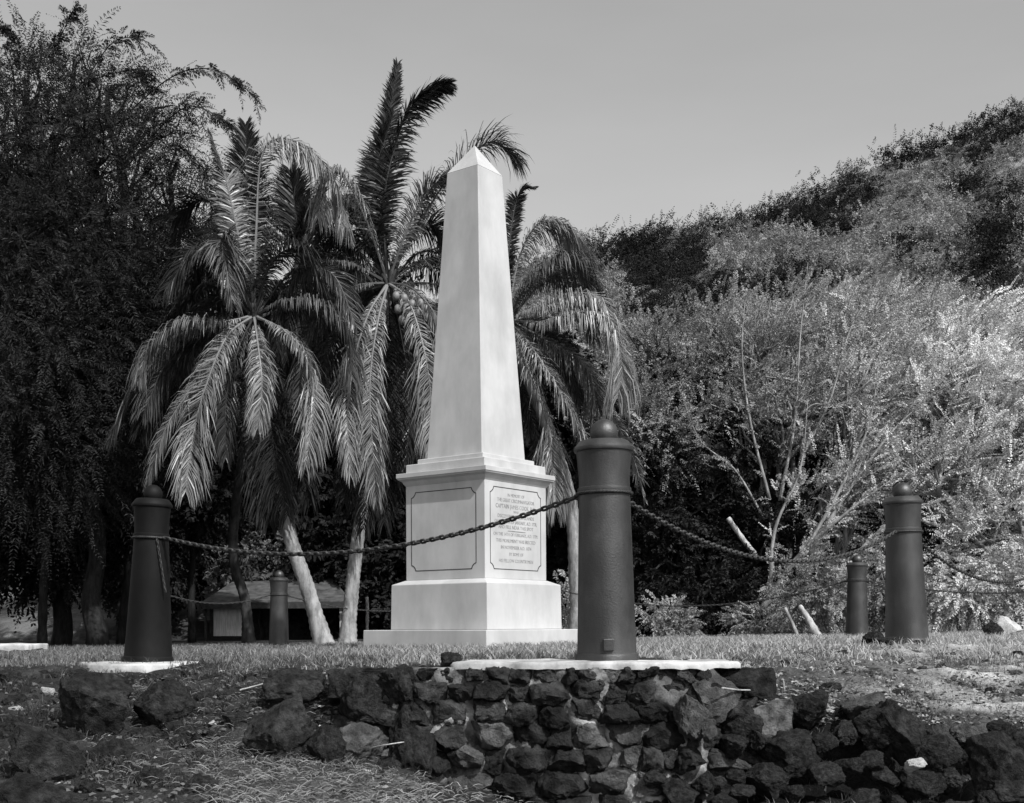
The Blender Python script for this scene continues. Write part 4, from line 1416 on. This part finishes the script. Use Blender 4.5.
# hillside scrub: uncountable
def hill_scrub(n, leaf, name, label, size, dark=False, seed=1):
    r_ = np.random.default_rng(seed)
    Yd = HILL0 + 3 + (HILL1 + 2 - HILL0 - 3) * r_.uniform(0, 1, n) ** .85
    px = r_.uniform(430, 1130, n)
    x = (px - CX) / F * Yd
    nz_ = np.array([mnoise.fractal(Vector((x[i] * .035, Yd[i] * .03, 5.5)), .9, 2, 4) for i in range(n)])
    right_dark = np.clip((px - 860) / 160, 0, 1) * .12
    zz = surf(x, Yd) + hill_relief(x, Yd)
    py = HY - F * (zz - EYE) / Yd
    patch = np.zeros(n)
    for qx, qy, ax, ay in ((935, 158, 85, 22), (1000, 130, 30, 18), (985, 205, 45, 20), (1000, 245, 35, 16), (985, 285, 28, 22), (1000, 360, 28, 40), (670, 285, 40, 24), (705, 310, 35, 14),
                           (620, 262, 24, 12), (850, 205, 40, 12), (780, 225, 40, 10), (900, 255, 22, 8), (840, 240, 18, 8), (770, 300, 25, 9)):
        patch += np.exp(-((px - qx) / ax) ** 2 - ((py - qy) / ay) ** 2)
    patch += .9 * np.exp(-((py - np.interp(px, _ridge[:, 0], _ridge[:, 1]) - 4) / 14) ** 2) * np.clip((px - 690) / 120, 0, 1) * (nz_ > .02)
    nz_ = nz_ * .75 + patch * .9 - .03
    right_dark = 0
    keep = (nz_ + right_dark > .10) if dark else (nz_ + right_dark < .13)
    x, Yd = x[keep], Yd[keep]
    n = len(x)
    z = zz[keep]
    ac = Acc()
    m = 15
    s = r_.uniform(*size, n)
    P = np.repeat(np.stack([x, Yd, z + s * .3], -1), m, 0) + r_.normal(0, .42, (n * m, 3)) * np.repeat(s, m)[:, None] * np.array([1, 1, .7])
    D = unit(r_.normal(0, .6, (n * m, 3)) + np.array([.45, 0, .55]))
    tv = np.clip(np.repeat(r_.normal(.45, .2, n), m) + r_.normal(0, .12, n * m), 0, 1)
    sprays(ac, P, D, np.repeat(s, m) * r_.uniform(.5, 1.0, n * m), 8, .24, .05, .15, tintv=tv)
    return tag(ac.build(name, M[leaf]), label, None, None, "stuff")


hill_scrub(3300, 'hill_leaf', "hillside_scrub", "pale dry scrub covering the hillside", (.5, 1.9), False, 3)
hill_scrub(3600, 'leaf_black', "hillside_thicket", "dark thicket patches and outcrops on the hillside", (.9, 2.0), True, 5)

# ------------------------------------------------------------------ coconut palms
def frond_mesh(pts, leaf, width=.8, n=62, roll=0.0, hang=.5, thin=.012, start=.14, ragged=.12, fan=.6):
    """pts: rachis control points (world); leaflets in two rows, hanging by 'hang'"""
    if hang >= .2: fan = .95
    reps = 7 if hang < .2 else 4
    if hang < .2: thin, fan, hang = .017, 1.0, .12
    C = bez(pts, n)
    L = np.linalg.norm(np.diff(C, axis=0), axis=1).sum()
    T = unit(np.gradient(C, axis=0))
    up = np.array([0, 0, 1.0])
    side = np.cross(T, up)
    sl_ = np.linalg.norm(side, axis=1, keepdims=True)
    side = np.where(sl_ < .25, np.array([1.0, .15, 0]), side / (sl_ + 1e-6))
    for i in range(1, n):
        if np.dot(side[i], side[i - 1]) < 0: side[i] *= -1
        side[i] = unit(side[i] * .5 + side[i - 1] * .5)
    nr = unit(np.cross(side, T))
    rl_ = (roll + rng.uniform(-.9, .9) * np.linspace(0, 1, n) ** 1.3)[:, None]      # the wind twists each frond
    side, nr = side * np.cos(rl_) + nr * np.sin(rl_), nr * np.cos(rl_) - side * np.sin(rl_)
    ac = Acc()
    t = np.linspace(0, 1, n)
    tube(ac, C, np.interp(t, [0, .1, .5, 1], [.05, .03, .016, .005]), 5, tint=.6)
    ln = 1.15 * width * (np.interp(t, [0, start, .3, .6, .85, 1], [.0, .5, .95, 1.0, .72, .35]) if hang < .2 else np.interp(t, [0, start, .35, .6, .85, 1], [.0, .25, .75, 1.05, 1.05, .5]))
    m = t > start * .8
    Cm, Tm, Sm, Nm, lm = C[m], T[m], side[m], nr[m], ln[m]
    k = len(Cm)
    fw = np.interp(t[m], [0, .5, 1], [.35, .6, 1.5])
    for sg in (-1, 1):
        for rep in range(reps):
            l_ = lm * rng.uniform(1 - ragged * 2.5, 1 + ragged, k) * np.where(rng.uniform(0, 1, k) < .07, .4, 1)
            c0 = Cm + Tm * (L / n) * (rep / reps + rng.uniform(-.2, .2, (k, 1)))
            d = unit(Sm * sg + Tm * fw[:, None] * fan * 1.1 + Nm * .25 + rng.normal(0, .15, (k, 3)) + rng.normal(0, .10, (1, 3)))
            gdir = np.array([0, 0, -1.0])
            hv = hang * rng.uniform(.6, 1.4, (k, 1))
            h1, h2 = hv * .55, hv * 1.5
            p1 = c0 + unit(d + gdir * h1 * .5) * (l_ * .45)[:, None]
            d2 = unit(d + gdir * h1)
            p2 = p1 + unit(d2 + gdir * h2) * (l_ * .33)[:, None]
            p3 = p2 + unit(d2 + gdir * h2 * 1.9 + rng.normal(0, .12, (k, 3))) * (l_ * .3)[:, None]
            wv = unit(np.cross(d, Nm + rng.normal(0, .42, (k, 3)))) * thin
            V = np.stack([c0 - wv * .6, c0 + wv * .6, p1 + wv, p1 - wv, p2 + wv * .75, p2 - wv * .75, p3], 1)
            i = np.arange(k)[:, None] * 7
            tv = np.clip(rng.normal(.42, .26, k), 0, 1)
            ac.add(V.reshape(-1, 3), np.concatenate([i + np.array([[0, 1, 2, 3]]), i + np.array([[3, 2, 4, 5]])]), i + np.array([[5, 4, 6]]), np.repeat(tv, 7))
    return ac


def palm(label, trunk_px, Yd, crown, fronds, nrand, r_base=.25, seed=1, bark='bark_pale', nuts=0, dead=3, lenr=(3.0, 4.2), dark_frac=.7):
    """fronds: list of (leaf material, width, hang, [(px, py, dY)...]) starting at the crown"""
    rr_ = random.Random(seed)
    tp = [W(px, py, Yd + dy) for px, py, dy in trunk_px]
    base = tp[0].copy()
    base.z = float(terrain(np.array([base.x]), np.array([base.y]))[0]) - .1
    tp[0] = base
    root = empty("coconut_palm", base)
    tag(root, label, "palm tree", "coconut palms behind the monument")
    C = W(crown[0], crown[1], Yd + (trunk_px[-1][2]))
    P = bez(tp + [C], 90)
    n = len(P)
    R = np.interp(np.linspace(0, 1, n), [0, .04, .12, 1], [r_base * 1.25, r_base * 1.05, r_base * .82, r_base * .55])
    R = R * (1 + .09 * (np.arange(n) % 2) + .02 * np.sin(np.arange(n) * 1.1))
    ac = Acc()
    tube(ac, P, R, 14)
    ac.build("trunk", M[bark], root, smooth=True, origin=base)
    # fibrous heart where the fronds spring from
    ac = Acc()
    for i in range(22):
        a_ = rr_.uniform(0, 6.28)
        d = Vector((math.cos(a_) * .22, math.sin(a_) * .22, rr_.uniform(.1, .6)))
        tube(ac, [C + Vector((0, 0, -.5)), C + d * .6, C + d * 1.4], [.07, .05, .02], 5)
    ac.build("crown_shaft", M['bark'], root, smooth=True, origin=base)
    for mk, wd_, hg, pts in fronds:
        q = [C + Vector((0, 0, .05))] + [W(px, py, Yd + trunk_px[-1][2] + dy) for px, py, dy in pts]
        frond_mesh(q, mk, wd_, hang=hg, roll=rr_.uniform(-.35, .35)).build("frond", M[mk], root, origin=base)
    for i in range(nrand):
        a_ = rr_.uniform(-.25, math.pi + .25)          # the sides and the back of the crown
        e = rr_.uniform(-.75, 1.0)
        L = rr_.uniform(*lenr)
        dh = Vector((math.cos(a_), math.sin(a_), 0))
        k = max(.25, math.cos(e))
        p1 = C + dh * (L * .33 * k) + Vector((0, 0, L * .36 * math.sin(e) + .25))
        p2 = C + dh * (L * .66 * k) + Vector((0, 0, L * .55 * math.sin(e) - .15 * L * k + .2))
        p3 = C + dh * (L * .86 * k) + Vector((0, 0, L * .55 * math.sin(e) - .5 * L * k))
        mk = 'palm_dark' if rr_.random() < dark_frac else 'palm'
        frond_mesh([C, p1, p2, p3], mk, rr_.uniform(.65, .85), hang=rr_.uniform(.3, .9), n=54, roll=rr_.uniform(-.4, .4)).build("frond", M[mk], root, origin=base)
    for i in range(nuts):
        bm = bmesh.new()
        bmesh.ops.create_uvsphere(bm, u_segments=14, v_segments=10, radius=.085)
        for v in bm.verts:
            v.co.z *= 1.25
            v.co *= 1 + .05 * mnoise.noise(v.co * 9 + Vector((i, 0, 0)))
        me = bpy.data.meshes.new("coconut")
        bm.to_mesh(me)
        bm.free()
        for p_ in me.polygons: p_.use_smooth = True
        me.materials.append(M['coconut'])
        px, py = ((404, 298), (412, 304), (418, 312), (425, 309), (409, 312), (402, 320), (398, 309), (420, 303), (414, 321), (396, 296), (427, 317))[i]
        w_ = W(px, py, Yd - 1.0 - .05 * (i % 3))
        link("coconut", me, root, tuple(Vector(w_) - Vector(base)))
    return root


# middle palm, just left of the obelisk
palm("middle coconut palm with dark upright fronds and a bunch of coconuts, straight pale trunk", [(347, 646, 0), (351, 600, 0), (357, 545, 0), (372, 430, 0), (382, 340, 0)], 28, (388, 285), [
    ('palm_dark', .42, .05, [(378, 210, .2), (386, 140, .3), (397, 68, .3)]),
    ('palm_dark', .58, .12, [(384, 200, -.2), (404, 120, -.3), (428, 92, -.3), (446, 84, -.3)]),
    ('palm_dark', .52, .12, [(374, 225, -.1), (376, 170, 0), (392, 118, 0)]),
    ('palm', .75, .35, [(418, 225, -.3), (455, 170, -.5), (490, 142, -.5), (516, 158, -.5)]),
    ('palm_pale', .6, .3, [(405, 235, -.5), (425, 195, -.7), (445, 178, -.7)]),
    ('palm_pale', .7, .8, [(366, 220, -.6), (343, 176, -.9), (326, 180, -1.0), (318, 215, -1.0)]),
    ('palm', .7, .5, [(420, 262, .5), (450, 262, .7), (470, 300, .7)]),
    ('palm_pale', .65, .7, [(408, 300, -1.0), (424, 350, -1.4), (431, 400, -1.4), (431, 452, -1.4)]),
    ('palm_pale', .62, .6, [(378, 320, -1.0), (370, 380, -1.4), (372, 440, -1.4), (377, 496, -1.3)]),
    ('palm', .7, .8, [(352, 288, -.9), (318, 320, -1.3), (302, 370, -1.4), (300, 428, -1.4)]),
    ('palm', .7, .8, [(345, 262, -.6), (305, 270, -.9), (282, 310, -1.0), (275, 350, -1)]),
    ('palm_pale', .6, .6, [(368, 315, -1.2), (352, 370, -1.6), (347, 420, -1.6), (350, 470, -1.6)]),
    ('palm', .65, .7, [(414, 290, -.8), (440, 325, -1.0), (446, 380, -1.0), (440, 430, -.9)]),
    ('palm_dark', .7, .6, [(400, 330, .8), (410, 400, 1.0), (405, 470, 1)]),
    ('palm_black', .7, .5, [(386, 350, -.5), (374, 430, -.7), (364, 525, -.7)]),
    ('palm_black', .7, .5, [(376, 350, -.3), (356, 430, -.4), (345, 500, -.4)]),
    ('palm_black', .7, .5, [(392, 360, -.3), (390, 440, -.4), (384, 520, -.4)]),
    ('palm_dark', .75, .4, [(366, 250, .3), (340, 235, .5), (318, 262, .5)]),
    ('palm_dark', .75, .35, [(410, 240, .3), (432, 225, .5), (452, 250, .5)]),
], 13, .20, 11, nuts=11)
# left palm
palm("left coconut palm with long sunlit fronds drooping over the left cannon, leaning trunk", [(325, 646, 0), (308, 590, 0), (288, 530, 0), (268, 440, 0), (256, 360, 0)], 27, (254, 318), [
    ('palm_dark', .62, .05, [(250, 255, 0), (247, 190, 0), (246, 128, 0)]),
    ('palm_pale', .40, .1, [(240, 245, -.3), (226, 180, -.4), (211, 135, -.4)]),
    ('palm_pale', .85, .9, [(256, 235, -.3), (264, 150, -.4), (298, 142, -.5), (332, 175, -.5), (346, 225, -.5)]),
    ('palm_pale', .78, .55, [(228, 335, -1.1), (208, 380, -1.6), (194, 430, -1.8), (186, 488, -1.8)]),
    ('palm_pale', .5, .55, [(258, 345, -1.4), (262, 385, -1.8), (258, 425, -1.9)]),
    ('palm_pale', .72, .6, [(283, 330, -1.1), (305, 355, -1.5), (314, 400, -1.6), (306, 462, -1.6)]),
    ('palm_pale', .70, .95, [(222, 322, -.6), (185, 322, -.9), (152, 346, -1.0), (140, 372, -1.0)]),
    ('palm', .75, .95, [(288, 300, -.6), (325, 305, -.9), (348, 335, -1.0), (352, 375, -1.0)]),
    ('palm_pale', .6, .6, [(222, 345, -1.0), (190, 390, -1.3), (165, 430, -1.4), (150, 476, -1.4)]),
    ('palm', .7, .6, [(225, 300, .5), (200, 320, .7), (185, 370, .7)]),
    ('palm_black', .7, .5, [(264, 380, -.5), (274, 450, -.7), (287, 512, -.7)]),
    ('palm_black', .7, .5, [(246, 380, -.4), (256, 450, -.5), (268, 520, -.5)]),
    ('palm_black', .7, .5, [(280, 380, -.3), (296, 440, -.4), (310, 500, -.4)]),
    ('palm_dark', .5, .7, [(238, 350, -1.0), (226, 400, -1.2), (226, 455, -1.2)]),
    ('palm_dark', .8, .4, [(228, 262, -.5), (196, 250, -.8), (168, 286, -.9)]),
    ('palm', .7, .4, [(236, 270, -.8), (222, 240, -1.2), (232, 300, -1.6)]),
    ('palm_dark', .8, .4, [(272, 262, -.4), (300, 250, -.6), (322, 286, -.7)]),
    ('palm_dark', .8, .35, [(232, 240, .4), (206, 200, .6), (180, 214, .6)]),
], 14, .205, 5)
# third palm between them, further back
palm("shadowy coconut palm between the left and middle palms, thin dark leaning trunk", [(249, 644, 4), (245, 600, 4), (233, 545, 4), (250, 420, 3), (292, 290, 3)], 29, (300, 250), [
    ('palm_dark', .7, .1, [(296, 215, 0), (290, 172, 0)]),
    ('palm_dark', .7, .15, [(310, 220, 0), (322, 196, 0)]),
    ('palm', .75, .5, [(270, 215, 0), (240, 205, 0), (215, 230, 0)]),
    ('palm', .75, .6, [(330, 235, 0), (352, 255, 0), (360, 300, 0)]),
    ('palm', .8, .6, [(265, 235, -.8), (228, 250, -1), (205, 300, -1)]),
    ('palm_dark', .8, .7, [(270, 262, -.8), (235, 290, -1), (220, 350, -1)]),
    ('palm_dark', .8, .7, [(320, 275, -.8), (335, 320, -1), (330, 380, -1)]),
], 16, .17, 8, bark='bark', dark_frac=.9)
# palm behind the obelisk
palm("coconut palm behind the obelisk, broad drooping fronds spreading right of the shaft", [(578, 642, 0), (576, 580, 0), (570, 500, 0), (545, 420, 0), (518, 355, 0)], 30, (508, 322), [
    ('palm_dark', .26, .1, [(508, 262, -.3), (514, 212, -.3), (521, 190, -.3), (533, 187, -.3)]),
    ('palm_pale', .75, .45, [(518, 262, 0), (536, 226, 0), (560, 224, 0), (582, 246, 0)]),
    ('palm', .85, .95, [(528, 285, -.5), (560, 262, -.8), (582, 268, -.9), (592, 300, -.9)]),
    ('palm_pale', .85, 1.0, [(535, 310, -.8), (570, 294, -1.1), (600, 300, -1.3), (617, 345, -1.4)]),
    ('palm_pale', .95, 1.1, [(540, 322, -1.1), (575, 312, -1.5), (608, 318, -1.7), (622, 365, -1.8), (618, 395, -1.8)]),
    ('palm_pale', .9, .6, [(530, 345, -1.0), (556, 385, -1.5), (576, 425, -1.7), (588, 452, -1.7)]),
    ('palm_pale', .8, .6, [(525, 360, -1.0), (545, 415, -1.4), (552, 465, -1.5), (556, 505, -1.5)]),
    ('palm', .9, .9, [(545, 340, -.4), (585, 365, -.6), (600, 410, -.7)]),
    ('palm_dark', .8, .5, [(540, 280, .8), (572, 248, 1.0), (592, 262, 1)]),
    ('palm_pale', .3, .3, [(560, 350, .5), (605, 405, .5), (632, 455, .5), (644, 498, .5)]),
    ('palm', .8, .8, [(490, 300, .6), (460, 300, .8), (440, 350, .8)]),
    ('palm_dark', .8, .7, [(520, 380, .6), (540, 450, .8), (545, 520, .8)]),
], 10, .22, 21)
